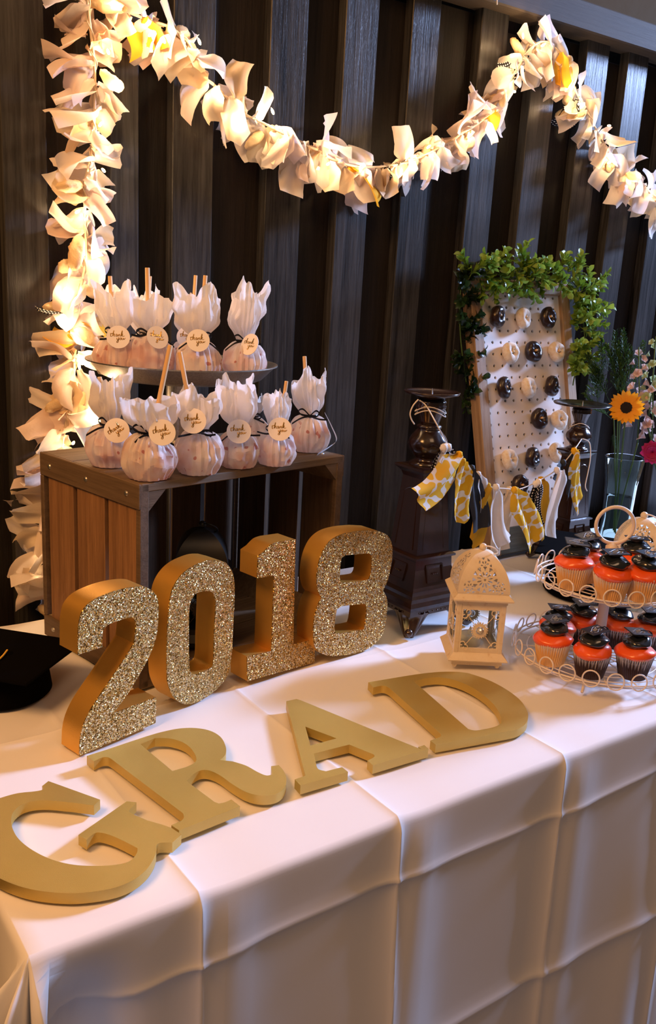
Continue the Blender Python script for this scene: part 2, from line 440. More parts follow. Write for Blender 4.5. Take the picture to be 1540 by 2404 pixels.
# ================================================================== GLITTER NUMERALS
def S(c, ox, oy, k): return [( [(ox + x / k, oy + y / k) for x, y in q] if isinstance(q, list) else (ox + q[0] / k, oy + q[1] / k)) for q in c]
n2 = S([(385, 2320), (935, 2085), (940, 1900), (630, 2015), [(750, 1850), (870, 1640), (935, 1480), (955, 1320), (950, 1190), (905, 1125), (835, 1100), (700, 1115), (560, 1160), (460, 1215), (400, 1290), (377, 1390)], (375, 1590), (548, 1535), [(553, 1420), (590, 1375), (680, 1340), (755, 1322), (787, 1345), (792, 1400), (780, 1510)], [(730, 1590), (600, 1785), (480, 1965), (430, 2060), (402, 2140), (388, 2220)]], 60, 1020, 3.08)
n0 = S([[(1380, 925), (1300, 932), (1180, 985), (1100, 1060), (1050, 1160), (1030, 1300), (1018, 1500), (1018, 1750), (1035, 1850), (1080, 1930), (1150, 1965), (1230, 1950), (1330, 1895), (1410, 1820), (1460, 1740), (1485, 1600), (1495, 1400), (1505, 1200), (1503, 1080), (1485, 1000), (1440, 940), (1380, 925)][:-1]], 60, 1020, 3.08)
n0i = S([[(1290, 1148), (1230, 1165), (1190, 1220), (1178, 1300), (1175, 1500), (1178, 1680), (1190, 1735), (1220, 1750), (1270, 1735), (1330, 1705), (1352, 1660), (1358, 1500), (1367, 1300), (1368, 1220), (1352, 1165), (1325, 1147)]], 60, 1020, 3.08)
n1 = S([(180, 1640), (355, 1600), (375, 1055), (253, 1075), (258, 915), [(300, 885), (350, 835), (400, 815)], (528, 795), (512, 1550), (670, 1510), (665, 1680), (183, 1818)], 520, 1020, 3.08)
n8 = S([[(1040, 733), (930, 745), (830, 775), (760, 830), (715, 910), (690, 1000), (682, 1100), (695, 1180), (718, 1215)], [(690, 1270), (668, 1350), (658, 1450), (665, 1560), (700, 1610), (760, 1635), (850, 1635), (950, 1620), (1050, 1585), (1120, 1530), (1165, 1460), (1185, 1350), (1192, 1260), (1182, 1205), (1160, 1165)], [(1195, 1090), (1215, 1000), (1228, 900), (1222, 825), (1190, 765), (1130, 737)]], 520, 1020, 3.08)
n8a = S([[(890, 913), (1045, 897), (1070, 905), (1078, 925), (1076, 1010), (1062, 1075), (1020, 1095), (880, 1110), (852, 1100), (848, 1080), (853, 980), (862, 930)]], 520, 1020, 3.08)
n8b = S([[(860, 1279), (1010, 1262), (1036, 1272), (1042, 1300), (1036, 1370), (1025, 1430), (1000, 1450), (845, 1475), (815, 1462), (810, 1440), (814, 1370), (828, 1300)]], 520, 1020, 3.08)
def numeral(name, base_px, yaw, loops, glit, label):
    P = on_z(*base_px); ux = Vector((math.cos(R(yaw)), math.sin(R(yaw)), 0)); n = Vector((math.sin(R(yaw)), -math.cos(R(yaw)), 0))
    L2 = []
    for lp in loops:
        q = []
        for x, y, _ in outline(lp, 5):
            X = on_plane(x, y, P, n) - P; q.append((X.dot(ux), X.z))
        L2.append(q)
    mn = min(b for a, b in L2[0])
    L2 = [[(a, b - mn) for a, b in q] for q in L2]
    rt = empty(name, P, label=label, cat='numeral', group='glittered numerals spelling the year')
    M3 = Matrix((ux, Vector((0, 0, 1)), n)).transposed()
    rt.rotation_euler = M3.to_euler()
    link('body', prism('body', L2, .038, m_gold, 0, -.038), rt)
    link('glitter_face', prism('glitter_face', L2, .0016, glit, 0, 0.0001), rt)
    return rt
numeral('numeral_two', (185, 1773), 14, [n2], m_glit, 'gold glitter numeral 2, leftmost of the four standing digits')
numeral('numeral_zero', (430, 1660), 15, [n0, n0i], m_glit, 'gold glitter numeral 0 standing second from the left')
numeral('numeral_one', (580, 1610), 10, [n1], m_glitd, 'gold glitter numeral 1 with a slab foot, between the 0 and the 8')
numeral('numeral_eight', (786, 1549), 8, [n8, n8a, n8b], m_glitd, 'gold glitter numeral 8, rightmost of the four standing digits')
# ================================================================== FLAT GOLD LETTERS
c1 = (0, 1560, 2.2)
lG = S([(250, 602), (517, 698), (485, 728), [(380, 714), (250, 702), (170, 706), (110, 725), (70, 760), (58, 800), (66, 850), (100, 905), (170, 960), (270, 1008), (380, 1034), (500, 1040), (600, 1034), (670, 1015), (706, 975), (710, 948)], [(640, 912), (580, 885), (520, 868), (485, 874), (447, 905)], (405, 880), (655, 706), (705, 712), [(668, 752), (668, 762), (690, 775)], [(760, 805), (840, 828), (888, 845)], (937, 878), (890, 920), [(850, 920), (822, 922), (808, 935), (806, 965), (790, 1010), (750, 1065), (680, 1118), (570, 1158), (392, 1181), (213, 1170), (70, 1135), (-60, 1070), (-150, 980), (-190, 880), (-165, 790), (-90, 725), (0, 690), (90, 665), (180, 655), (222, 645), (217, 628)]], *c1)
lR = S([(448, 472), [(540, 443), (760, 370), (850, 345), (930, 330), (1010, 328), (1085, 342), (1140, 375), (1166, 425), (1164, 465), (1135, 493)], [(1200, 500), (1270, 522), (1330, 555), (1375, 573), (1405, 568)], (1400, 525), (1440, 520), [(1462, 545), (1478, 580), (1475, 620), (1450, 655), (1405, 674), (1340, 676), (1270, 658), (1200, 618), (1140, 575), (1090, 550), (1045, 545), (1005, 562), (963, 602)], (1108, 710), [(1130, 718), (1160, 712), (1195, 697)], (1240, 732), (925, 857), (885, 830), [(935, 808), (950, 790), (945, 768)], [(580, 492), (560, 480), (530, 480), (485, 500)]], *c1)
lRi = S([(725, 412), [(800, 380), (870, 381), (940, 400), (985, 432), (1012, 475), (1008, 505), (960, 530)], (890, 550)], *c1)
lA = [(672, 1646), (696, 1641), [(706, 1644), (966, 1750), (982, 1753), (996, 1749)], (1006, 1758), (875.6, 1796.6), (862.6, 1785.5), [(872, 1781), (879, 1776), (877, 1771)], (820, 1748), (736.6, 1769), [(743, 1798), (748, 1806), (765, 1810.6)], (803, 1801), (817, 1812), (705.5, 1844), (692, 1829.6), (717, 1821)]
lAi = [(716.6, 1705.7), (790, 1733.5), (729, 1750)]
c2 = (840, 1400, 3.348)
lD = S([(82, 675), [(400, 622), (520, 605), (640, 594), (740, 592), (820, 597), (900, 613), (1050, 668), (1180, 740), (1280, 820), (1330, 900), (1338, 955), (1315, 1005), (1250, 1045), (1150, 1068)], (612, 1165), (570, 1133), [(640, 1108), (656, 1095), (650, 1080)], [(250, 722), (220, 706), (185, 702), (122, 716)]], *c2)
lDi = S([(440, 668), [(540, 642), (620, 636), (700, 644), (790, 668), (870, 702), (960, 755), (1045, 825), (1100, 895), (1128, 965), (1120, 1000), (1080, 1024), (990, 1045), (920, 1054), (868, 1043)]], *c2)
TH = .012
def flat_letter(name, loops, label, seed):
    L2 = [[(p.x, p.y) for p in (on_z(x, y, TH) for x, y, _ in outline(lp, 5))] for lp in loops]
    cx = sum(a for a, b in L2[0]) / len(L2[0]); cy = sum(b for a, b in L2[0]) / len(L2[0])
    L2 = [[(a - cx, b - cy) for a, b in q] for q in L2]
    o = link(name, prism(name, L2, TH, m_goldflat, 0), loc=(cx, cy, 0))
    tag(o, label, 'letter', 'flat gold letters along the front edge')
flat_letter('letter_g', [lG], 'flat gold wooden letter G lying at the left front of the table', 1)
flat_letter('letter_r', [lR, lRi], 'flat gold wooden letter R lying in front of the glitter 2', 2)
flat_letter('letter_a', [lA, lAi], 'flat gold wooden letter A lying between the R and the D', 3)
flat_letter('letter_d', [lD, lDi], 'flat gold wooden letter D lying in front of the cream lantern', 4)
# ================================================================== CRATE
CW, CD, CH = .398, .268, .303
cr = empty('wooden_crate', (.472, 1.097, 0), R(11), 'stained wooden slat crate on its side holding the wrapped apples', 'crate')
def cb(name, c, s, m, b=.0012, parent=cr, M=None): return MB().bevbox((0, 0, 0), s, b, M).build(name, m, parent, loc=c)
tk = .011
for sx, nm in ((0, 'l'), (1, 'r')):
    xo = tk / 2 if sx == 0 else CW - tk / 2
    sg = -1 if sx == 0 else 1
    for y0, y1 in ((.012, .082), (.092, .166), (.178, .250)):
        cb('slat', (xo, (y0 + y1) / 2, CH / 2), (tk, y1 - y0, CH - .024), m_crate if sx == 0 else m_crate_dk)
    for zc in (.018, CH - .018): cb('rail', (xo + sg * .007, CD / 2, zc), (.005, CD, .036), m_crate_y)
    cb('post', (xo, .005, CH / 2), (tk + .004, .010, CH - .002), m_crate_y)
    cb('post', (xo + sg * .004, CD - .005, CH / 2), (tk, .010, CH - .072), m_crate_y)
    for zc in (.018, CH - .018):
        for yc in (.03, CD / 2, CD - .03):
            MB().lathe([(.0001, .0022), (.003, .0018), (.0042, 0)], 10, M=Matrix.Rotation(R(90 * sg), 3, 'Y'), cap=False).build('screw', m_zinc, cr, loc=(xo + sg * .0095, yc, zc))
for zc, nm in ((CH - .006, 't'), (.006, 'b')):
    for y0, y1 in ((0., .088), (.091, .178), (.181, CD)):
        cb('board', (CW / 2, (y0 + y1) / 2, zc), (CW - .001, y1 - y0, .012), m_crate_in)
for xc in (.05, .125, .20, .275, .35):
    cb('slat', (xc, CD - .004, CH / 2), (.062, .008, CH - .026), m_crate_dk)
for sx in (0, 1):
    for sz in (0, 1):
        x0 = tk if sx == 0 else CW - tk; z0 = .012 if sz == 0 else CH - .012
        dx = 1 if sx == 0 else -1; dz = 1 if sz == 0 else -1
        q = MB(); a = .030
        for y in (.001, CD - .012):
            q.v += [Vector((x0, y, z0)), Vector((x0 + dx * a, y, z0)), Vector((x0, y, z0 + dz * a))]
        q.f = [[0, 1, 2], [5, 4, 3], [0, 3, 4, 1], [1, 4, 5, 2], [2, 5, 3, 0]]
        q.build('corner_gusset', m_crate_in, cr)
for xc, yc in ((.02, .03), (.02, .15), (CW - .02, .03), (CW - .02, .15)):
    MB().lathe([(.0042, 0), (.003, .0018), (.0001, .0022)], 10, cap=False).build('screw', m_zinc, cr, loc=(xc, yc, CH))
# ================================================================== GALVANIZED TIERED TRAY
TRX, TRY, CT = .642, 1.326, CH
tr = empty('cake_stand', (TRX, TRY, CT + .001), label='round galvanized metal cake stand on the crate carrying the upper apples', cat='cake stand')
MB().lathe([(.062, 0), (.062, .004), (.030, .008), (.026, .014), (.026, .106), (.040, .114), (.0401, .116)], 40).build('pedestal', m_zinc, tr)
p_ = MB().lathe([(.0001, .116), (.118, .116), (.130, .120), (.150, .140), (.1535, .141), (.1535, .139), (.1500, .1385), (.1290, .1175), (.118, .1130), (.0001, .113)], 64, cap=False)
autosmooth(p_.mesh('tray', m_zinc)); link('tray', bpy.data.meshes['tray'], tr)
TZ = CT + .001 + .116
# ================================================================== WRAPPED APPLES
m_paper = mat('white_wax_paper', (.90, .84, .80), .42, spec=.4); t = NT(m_paper)
c_ = t.n('ShaderNodeTexCoord'); gz = t.n('ShaderNodeSeparateXYZ'); t.l(c_.outputs['Object'], gz.inputs[0])
ad = t.n('ShaderNodeVectorMath', operation='ADD'); t.l(c_.outputs['Object'], ad.inputs[0])
cx = t.n('ShaderNodeCombineXYZ'); rv = t.math('MULTIPLY', rand_val(t), 5.)
for i in range(3): t.l(rv, cx.inputs[i])
t.l(cx.outputs[0], ad.inputs[1])
nA = t.noise(ad.outputs[0], 28, 2, .5, .2)
low = t.n('ShaderNodeMapRange'); t.l(gz.outputs[2], low.inputs[0]); low.inputs[1].default_value = .062; low.inputs[2].default_value = .045; low.inputs[3].default_value = 0; low.inputs[4].default_value = 1
tint = t.ramp(nA, [(.36, (.92, .84, .78)), (.52, (.90, .74, .67)), (.70, (.78, .50, .43))])
nB = t.noise(ad.outputs[0], 75, 1, .4)
tint2 = t.mix(t.ramp(nB, [(.69, (0, 0, 0)), (.715, (1, 1, 1))]), tint, (.62, .27, .23))
pc = t.mix(low.outputs[0], (.96, .92, .89), tint2)
t.color(pc); t.bump(t.noise(ad.outputs[0], 120, 4, .6, 1.), .25, .002); t.translucent(.42, pc)
def bag_mesh(seed, height, topw, jag):
    q = random.Random(seed); ph = [q.uniform(0, 6.3) for _ in range(8)]
    kp = q.choice((13, 15, 17)); NU, NV = 90, 46
    lean = (q.uniform(-.10, .10), q.uniform(-.30, -.12)); fl = q.uniform(.75, 1.15); asp = q.uniform(.45, .7); aa = math.pi / 2 + q.uniform(-.5, .5)
    peaks = [(ph[5] + i * 2 * math.pi / 3 + q.uniform(-.4, .4), q.uniform(.75, 1.), q.uniform(.7, 1.1)) for i in range(3)]
    def f(u, v):
        a = 2 * math.pi * u
        if v < .10: # bottom
            k = v / .10; r = .027 * k + .0005; z = .0012 * (1 - k)
        elif v < .56:
            k = (v - .10) / .46; z = .062 * k
            r = .0100 + .0275 * math.sqrt(max(0, 1 - ((k - .40) / .60) ** 2)) ** 1.15 if k > .40 else .0270 + .0105 * math.sin(math.pi / 2 * k / .40)
        else:
            k = (v - .56) / .44
            pk = max(hh * max(0, 1 - abs((a - pa + math.pi) % (2 * math.pi) - math.pi) / wd_) ** 1.3 for pa, hh, wd_ in peaks); ht = height * (.70 + .30 * jag * pk + .05 * math.sin(2 * a + ph[0]) + .03 * math.sin(11 * a + ph[4]))
            z = .062 + ht * k; r = .0100 + topw * fl * (smooth01(k * 2.0) * .86 + .14 * k)
            el = 1 + (asp - 1) * smooth01(k) * math.cos(a - aa) ** 2
            r *= el
        neck = math.exp(-((z - .064) / .020) ** 2)
        pl = (.0022 * neck + .0013) * math.sin(kp * a + 2.5 * math.sin(3 * a + ph[1]) + z * 25)
        pl += smooth01((z - .066) / .03) * (.0045 * math.sin(3 * a + ph[2] + z * 12) + .0030 * abs(math.sin(3.5 * a + ph[3] + z * 14)) + .005 * noise.noise(Vector((math.cos(a) * 2 + seed, math.sin(a) * 2, z * 40))))
        cr_ = noise.noise(Vector((math.cos(a) * 1.6 + seed * 3, math.sin(a) * 1.6, z * 45))) * .0034
        fac = abs(noise.noise(Vector((math.cos(a) * 2.6, math.sin(a) * 2.6 + seed, z * 48)))) * .0052 - .001
        edge = min(1, v / .12)
        r = max(.0004, r + (pl + cr_ - fac) * edge)
        zz = z + (noise.noise(Vector((math.cos(a) * 2, math.sin(a) * 2, seed))) * .004 * smooth01(z / .03) if z > .004 else 0)
        w = smooth01((z - .06) / .06)
        return (r * math.cos(a) + lean[0] * (z - .06) * w, r * math.sin(a) + lean[1] * (z - .06) * w, max(0, zz))
    return autosmooth(MB().grid(NU, NV, f, closed_u=True).mesh('paper_wrap', m_paper), 16)
# script lettering "thank you" as pen strokes (unit: x to the right, y up)
SCRIPT = [
    [(-.62, .30), (-.66, .05), (-.62, -.02), (-.56, .02)], [(-.72, .20), (-.58, .24), (-.46, .28)],
    [(-.50, .02), (-.40, .45), (-.36, .52), (-.40, .35), (-.46, .0), (-.38, .18), (-.31, .20), (-.31, .02), (-.26, .02)],
    [(-.10, .19), (-.18, .20), (-.22, .08), (-.16, .01), (-.10, .12), (-.09, .19), (-.09, .04), (-.03, .04)],
    [(.0, .21), (.0, .02), (.06, .18), (.13, .20), (.13, .04), (.19, .04)],
    [(.20, .04), (.32, .48), (.36, .54), (.34, .38), (.26, .02), (.33, .20), (.40, .24), (.34, .13), (.42, .02), (.52, .08)],
    [(-.12, -.10), (-.12, -.26), (-.04, -.28), (.03, -.12), (.03, -.10), (.0, -.42), (-.08, -.56), (-.15, -.50), (-.06, -.36), (.08, -.24)],
    [(.20, -.12), (.12, -.16), (.13, -.28), (.21, -.27), (.24, -.17), (.20, -.12), (.28, -.14)],
    [(.32, -.10), (.31, -.24), (.38, -.27), (.45, -.12), (.44, -.25), (.52, -.22), (.60, -.12)]]
q_ = MB()
for st in SCRIPT:
    pts = catmull([(x * .0175, y * .0175 + .0008, 0) for x, y in st], 3)
    n_ = len(pts); q_.tube(pts, .0004, 4, rs=[.00034 + .00030 * abs(math.sin(i * .5)) for i in range(n_)])
me_script = q_.mesh('script_lettering', m_foil)
me_tag = MB().lathe([(.0001, -.0004), (.0178, -.0004), (.0178, .0004), (.0001, .0004)], 36, cap=False).mesh('paper_tag', m_tagp)
me_stick = autosmooth(MB().lathe([(.0001, 0), (.0034, 0), (.0034, .145), (.0030, .1456), (.0001, .1456)], 12, cap=False).mesh('stick', m_stick))
def ribbon_mesh(seed):
    q = random.Random(seed); m_ = MB()
    def strip(pts, w=.0032):
        pts = catmull(pts, 5); n = len(pts)
        def f(u, v):
            i = min(int(v * (n - 1)), n - 1); p = pts[i]; return p + Vector((0, 0, (u - .5) * w)) + Vector((0, -.0004, 0)) * u
        m_.grid(1, n - 1, f)
    m_.lathe([(.0150, -.0018), (.0158, 0), (.0150, .0018)], 24, cap=False)
    for s in (-1, 1):
        L = q.uniform(.016, .022); d = q.uniform(-.004, .008)
        strip([(0, -.016, 0), (s * L * .6, -.020, .006 + d), (s * L, -.019, .002 + d), (s * L * .7, -.017, -.004 + d), (0, -.016, 0)])
        L2 = q.uniform(.024, .038)
        strip([(0, -.017, 0), (s * L2 * .5, -.021, -.004), (s * L2, -.018, -.012 + q.uniform(-.008, .012))])
    m_.quadbox((0, -.017, 0), (.005, .004, .005))
    return m_.mesh('ribbon_bow', m_blacksat)
GA = 'wax-paper wrapped apples with black ribbons'
def apple(px, py, base, zoff, label, seed, height=.072, topw=.022, jag=1., tagv=(0, .074, 0), stick=(0, 0), shead=0., sc_=1., notag=False, turn=0, at=None):
    # px,py: pixel of the middle of the round body
    P = on_z(px, py, base + zoff) if at is None else Vector((*at, 0)); P.z = base
    face = math.atan2(CAM.y - P.y, CAM.x - P.x) + math.pi / 2 + R(turn)
    rt = empty('wrapped_apple', P, face, label, 'wrapped apple', GA); rt.scale = (sc_ * BS,) * 3
    link('paper_wrap', bag_mesh(seed, height, topw, jag), rt)
    link('ribbon_bow', ribbon_mesh(seed), rt, loc=(0, 0, .064))
    if shead is not None:
        link('stick', me_stick, rt, loc=(0, 0, .02 + shead), rot=(stick[1], stick[0], 0))
    if not notag:
        tg = link('paper_tag', me_tag, rt)
        tg.matrix_local = Matrix.Translation((tagv[0], -.0345, tagv[1])) @ Matrix.Rotation(R(tagv[3] if len(tagv) > 3 else 0), 4, 'Z') @ Matrix.Rotation(R(70), 4, 'X') @ Matrix.Rotation(R(tagv[2]), 4, 'Z') @ Matrix.Scale(1 / sc_, 4)
        link('script_lettering', me_script, tg, loc=(0, 0, .0005))
    return rt
lo, up = CT + .001, TZ; BS = 1.0
# lower row on the crate
apple(258, 1035, lo, .036, 'wrapped apple at the left end of the crate top, tag tilted steeply', 1, .098, .017, .55, (.010, .060, 32), (-.10, 0), -.03, sc_=.95)
apple(350, 1062, lo, .036, 'wrapped apple at the front corner of the crate, stick leaning right', 2, .066, .026, .3, (.017, .070, 12), (.19, 0), .02, sc_=1.0)
apple(466, 1052, lo, .036, 'wrapped apple on the crate under the middle of the cake stand, stick leaning left', 3, .074, .020, 1., (-.008, .082, 5), (-.20, 0), .012, sc_=.98)
apple(560, 1040, lo, .036, 'wrapped apple on the crate with a broad crumpled top, right of the cake stand pedestal', 4, .108, .024, .8, (.0, .068, 3), (.03, 0), -.03, sc_=.86)
apple(648, 1036, lo, .036, 'wrapped apple on the crate with a narrow folded top, second from its right end', 5, .092, .013, .5, (.006, .072, 2), (.10, 0), -.01, sc_=.83)
apple(726, 1008, lo, .036, 'wrapped apple without a visible tag at the right end of the crate top', 6, .090, .019, 1.1, (0, .07, 0), (-.10, 0), .0, notag=True, sc_=.95)
apple(612, 978, lo, .036, 'wrapped apple at the back of the crate, mostly hidden under the tray', 7, .045, .018, 1., (0, .07, 0), (0, 0), None, notag=True, sc_=.9, at=(.735, 1.262))
# upper group on the tray
BS = 1.0
apple(272, 828, up, .034, 'wrapped apple at the left edge of the cake stand tray, tag facing front', 8, .102, .019, .8, (.004, .064, 0), (-.06, 0), -.006, sc_=.95)
apple(350, 832, up, .034, 'wide wrapped apple on the tray, second from the left', 9, .068, .018, 1., (.012, .060, -8, 25), (-.02, 0), -.008, sc_=1.06)
apple(466, 838, up, .034, 'wrapped apple at the front middle of the tray, stick leaning right', 10, .094, .022, 1.2, (-.001, .064, 2), (.06, 0), -.0, sc_=.97)
apple(508, 806, up, .034, 'wrapped apple at the back of the tray with a pink-lit tag and the tallest stick', 11, .086, .022, 1., (-.006, .066, 0), (.05, 0), .012, sc_=.9, at=(.688, 1.392))
apple(574, 838, up, .034, 'wrapped apple at the right of the tray with a two-horned paper top', 12, .104, .023, 1.3, (.008, .060, 0, -42), (-.05, 0), -.008, sc_=.95)
apple(392, 792, up, .034, 'wrapped apple at the back left of the tray, only its top and stick showing', 13, .095, .017, 1., (0, .07, 0), (.05, 0), .006, notag=True, at=(.612, 1.405), sc_=.9)
# curled clear ribbon at the crate's right corner
pts = catmull([on_z(745, 1068, lo) + Vector((0, 0, .001)), on_plane(775, 1048, Vector((.83, 1.22, .31)), Vector((0, 1, 0))), on_plane(790, 1032, Vector((.83, 1.22, .31)), Vector((0, 1, 0))), on_plane(778, 1000, Vector((.83, 1.22, .31)), Vector((0, 1, 0))), on_plane(762, 968, Vector((.83, 1.22, .31)), Vector((0, 1, 0)))], 6)
def rb(u, v):
    i = min(int(v * (len(pts) - 1)), len(pts) - 1); w = .0045 * (1 - v) + .0006; return pts[i] + Vector((.6, 0, .8)) * (u - .5) * w
o = MB().grid(2, len(pts) - 1, rb).build('curled_ribbon', mat('sheer_white_ribbon', (.85, .80, .80), .3), None, True)
tag(o, 'thin curled white ribbon end rising from the right corner of the crate top', 'ribbon')
# ================================================================== CREAM LANTERNS
def dome_panel(Wd, Hd, m, holes=True, N=84):
    def hw(v): return Wd * max(0., 1 - v ** 2.1) ** .62 * .96 + .0022
    cz = .36 * Hd; R1 = .50 * Wd
    def hole(u, v):
        if not holes: return False
        X = (u * 2 - 1) * hw(v); Z = v * Hd
        def rosette(cx, cz_, Rr, n, core):
            dx, dz = X - cx, Z - cz_; r = math.hypot(dx, dz) / Rr
            if r > 1: return None
            a = (math.atan2(dz, dx) / (2 * math.pi) * n) % 1; d = abs(a - .5) * 2
            if r < core * .35: return True
            if core < r < .62: return d < .42 * math.sin(math.pi * (r - core) / (.62 - core)) + .08
            a2 = (math.atan2(dz, dx) / (2 * math.pi) * n + .5) % 1; d2 = abs(a2 - .5) * 2
            if .68 < r < .97: return d2 < .62 * (r - .60) / .37
            return False
        h = rosette(0, cz, R1, 12, .24)
        if h is not None: return h
        for cx, cz_ in ((-.56 * Wd, .155 * Hd), (.56 * Wd, .155 * Hd), (0, .70 * Hd)):
            h = rosette(cx, cz_, .27 * Wd, 7, .2)
            if h is not None: return h
        return False
    def f(u, v): return ((u * 2 - 1) * hw(v), -hw(v), v * Hd)
    return MB().grid(N, N, f, skip=hole).mesh('dome_panel', m, True)
def spiral(c, r0, a0, turns, sgn, n=14):
    return [(c[0] + r0 * (1 - .62 * k / n) * math.cos(a0 + sgn * turns * 2 * math.pi * k / n), c[1], c[2] + r0 * (1 - .62 * k / n) * math.sin(a0 + sgn * turns * 2 * math.pi * k / n)) for k in range(n + 1)]
def lantern(name, loc, rz, s, m, label, holes=True, candle=True, N=84, ringdir=1):
    rt = empty(name, loc, rz, label, 'lantern'); rt.scale = (s,) * 3
    hb = .0385; z0, z1 = .024, .108; dh = .060
    MB().loft_sq([(.040, .006), (.040, .012), (.0465, .014), (.0475, .016), (.040, .024), (.0385, .026)]).build('base', m, rt)
    for sx in (-1, 1):
        for sy in (-1, 1):
            MB().ball((sx * .034, sy * .034, .0038), .0042, 10).build('foot', m, rt)
            MB().bevbox((0, 0, 0), (.0075, .0075, z1 - z0), .0008).build('post', m, rt, loc=(sx * (hb - .0037), sy * (hb - .0037), (z0 + z1) / 2))
    MB().loft_sq([(.0395, z1), (.0395, z1 + .004), (.047, z1 + .0065), (.0475, z1 + .009), (.0405, z1 + .016), (.040, z1 + .018)]).build('eave', m, rt)
    for k in range(4):
        side = empty('lantern_side', (0, 0, 0), k * math.pi / 2, parent=rt)
        w = 2 * hb - .015
        q = MB()
        q.quadbox((0, -hb + .002, z0 + .005), (w, .003, .010)); q.quadbox((0, -hb + .002, z1 - .005), (w, .003, .010))
        for sx in (-1, 1): q.quadbox((sx * (w / 2 - .001), -hb + .002, (z0 + z1) / 2), (.003, .003, z1 - z0 - .02))
        q.build('window_frame', m, side)
        MB().quadbox((0, -hb + .004, (z0 + z1) / 2), (w, .0006, z1 - z0 - .004)).build('glass_pane', m_glass, side)
        cz = (z0 + z1) / 2 - .002; q = MB(); y = -hb + .001
        for sx in (-1, 1):
            for sz in (-1, 1):
                cx_, cz_ = sx * .0205, cz + sz * .0245
                q.tube([(sx * .009, y, cz + sz * .009), (cx_, y, cz_)], .0006, 5)
                q.tube(spiral((cx_ + sx * .0005, y, cz_ + sz * .0055), .0055, (-sz) * math.pi / 2, .85, -sx * sz), .0009, 5)
                q.tube(spiral((cx_ + sx * .0055, y, cz_ - sz * .001), .0050, math.pi / 2 * (1 + sx), .8, sx * sz), .0009, 5)
                q.ball((cx_, y, cz_), .0018, 8)
        q.build('scrollwork', m, side)
        q = MB(); q.lathe([(.0062, -.0006), (.0062, .0014), (.0115, .0012), (.0115, -.0006)], 30, M=Matrix.Rotation(R(90), 3, 'X'), c=(0, y, cz), cap=False)
        for i in range(20):
            a = i * math.pi / 10; q.ball((.0128 * math.cos(a), y, cz + .0128 * math.sin(a)), .0013, 6)
        q.build('medallion', m, side)
        MB().ball((0, y - .0008, cz), .0058, 10, .9).build('jewel', m_jewel, side)
        link('dome_panel', dome_panel(.0400, dh, m, holes, N), side, loc=(0, 0, z1 + .018))
    zt = z1 + .018 + dh
    MB().ball((0, 0, zt + .004), .0062, 14).build('finial', m, rt)
    q = MB(); pr = []
    for k in range(24):
        a = 2 * math.pi * k / 24; pr.append((.013 + .013 * math.cos(a) * ringdir, -.001, zt + .002 - .003 + .013 * math.sin(a) * .9 - .005))
    M_ = Matrix.Rotation(R(-38), 4, 'Y') @ Matrix.Rotation(R(50), 4, 'X')
    pr = [tuple(Vector((.001, -.002, zt + .005)) + (Matrix.Rotation(R(24), 3, 'Y') @ (Matrix.Rotation(R(50), 3, 'X') @ Vector((.012 + .012 * math.cos(2 * math.pi * k / 24), 0, .010 * math.sin(2 * math.pi * k / 24)))))) for k in range(24)]
    q.tube(pr, .0012, 7, closed=True).build('hanging_ring', m_wire if m is m_cream else m, rt)
    if candle:
        cd = empty('tealight', Vector(loc) + Vector((-.006, .004, .026 * s)), 0, 'flameless white tealight inside the ' + ('front cream lantern' if s == 1 else 'rear cream lantern'), 'candle')
        MB().lathe([(.0001, 0), (.018, 0), (.018, .016), (.016, .018), (.0001, .016)], 24, cap=False).build('cup', m_wax, cd, True)
        MB().lathe([(.004, .016), (.0045, .020), (.0001, .031)], 10, cap=False).build('flame_tip', m_wax, cd, True)
    return rt
lantern('lantern', (.985, .953, .0), R(-34), 1.0, m_cream, 'cream metal lantern with pierced dome and scrollwork panes beside the D')
lantern('lantern', (1.362, .932, .0), R(-30 - 22), 1.09, m_cream, 'cream metal lantern at the right edge behind the cupcake stand', N=60)
lantern('lantern', on_z(470, 1505, .013), R(-28), 1.02, m_blackmetal, 'dark metal lantern standing in shadow inside the crate', holes=False, candle=False, N=20)
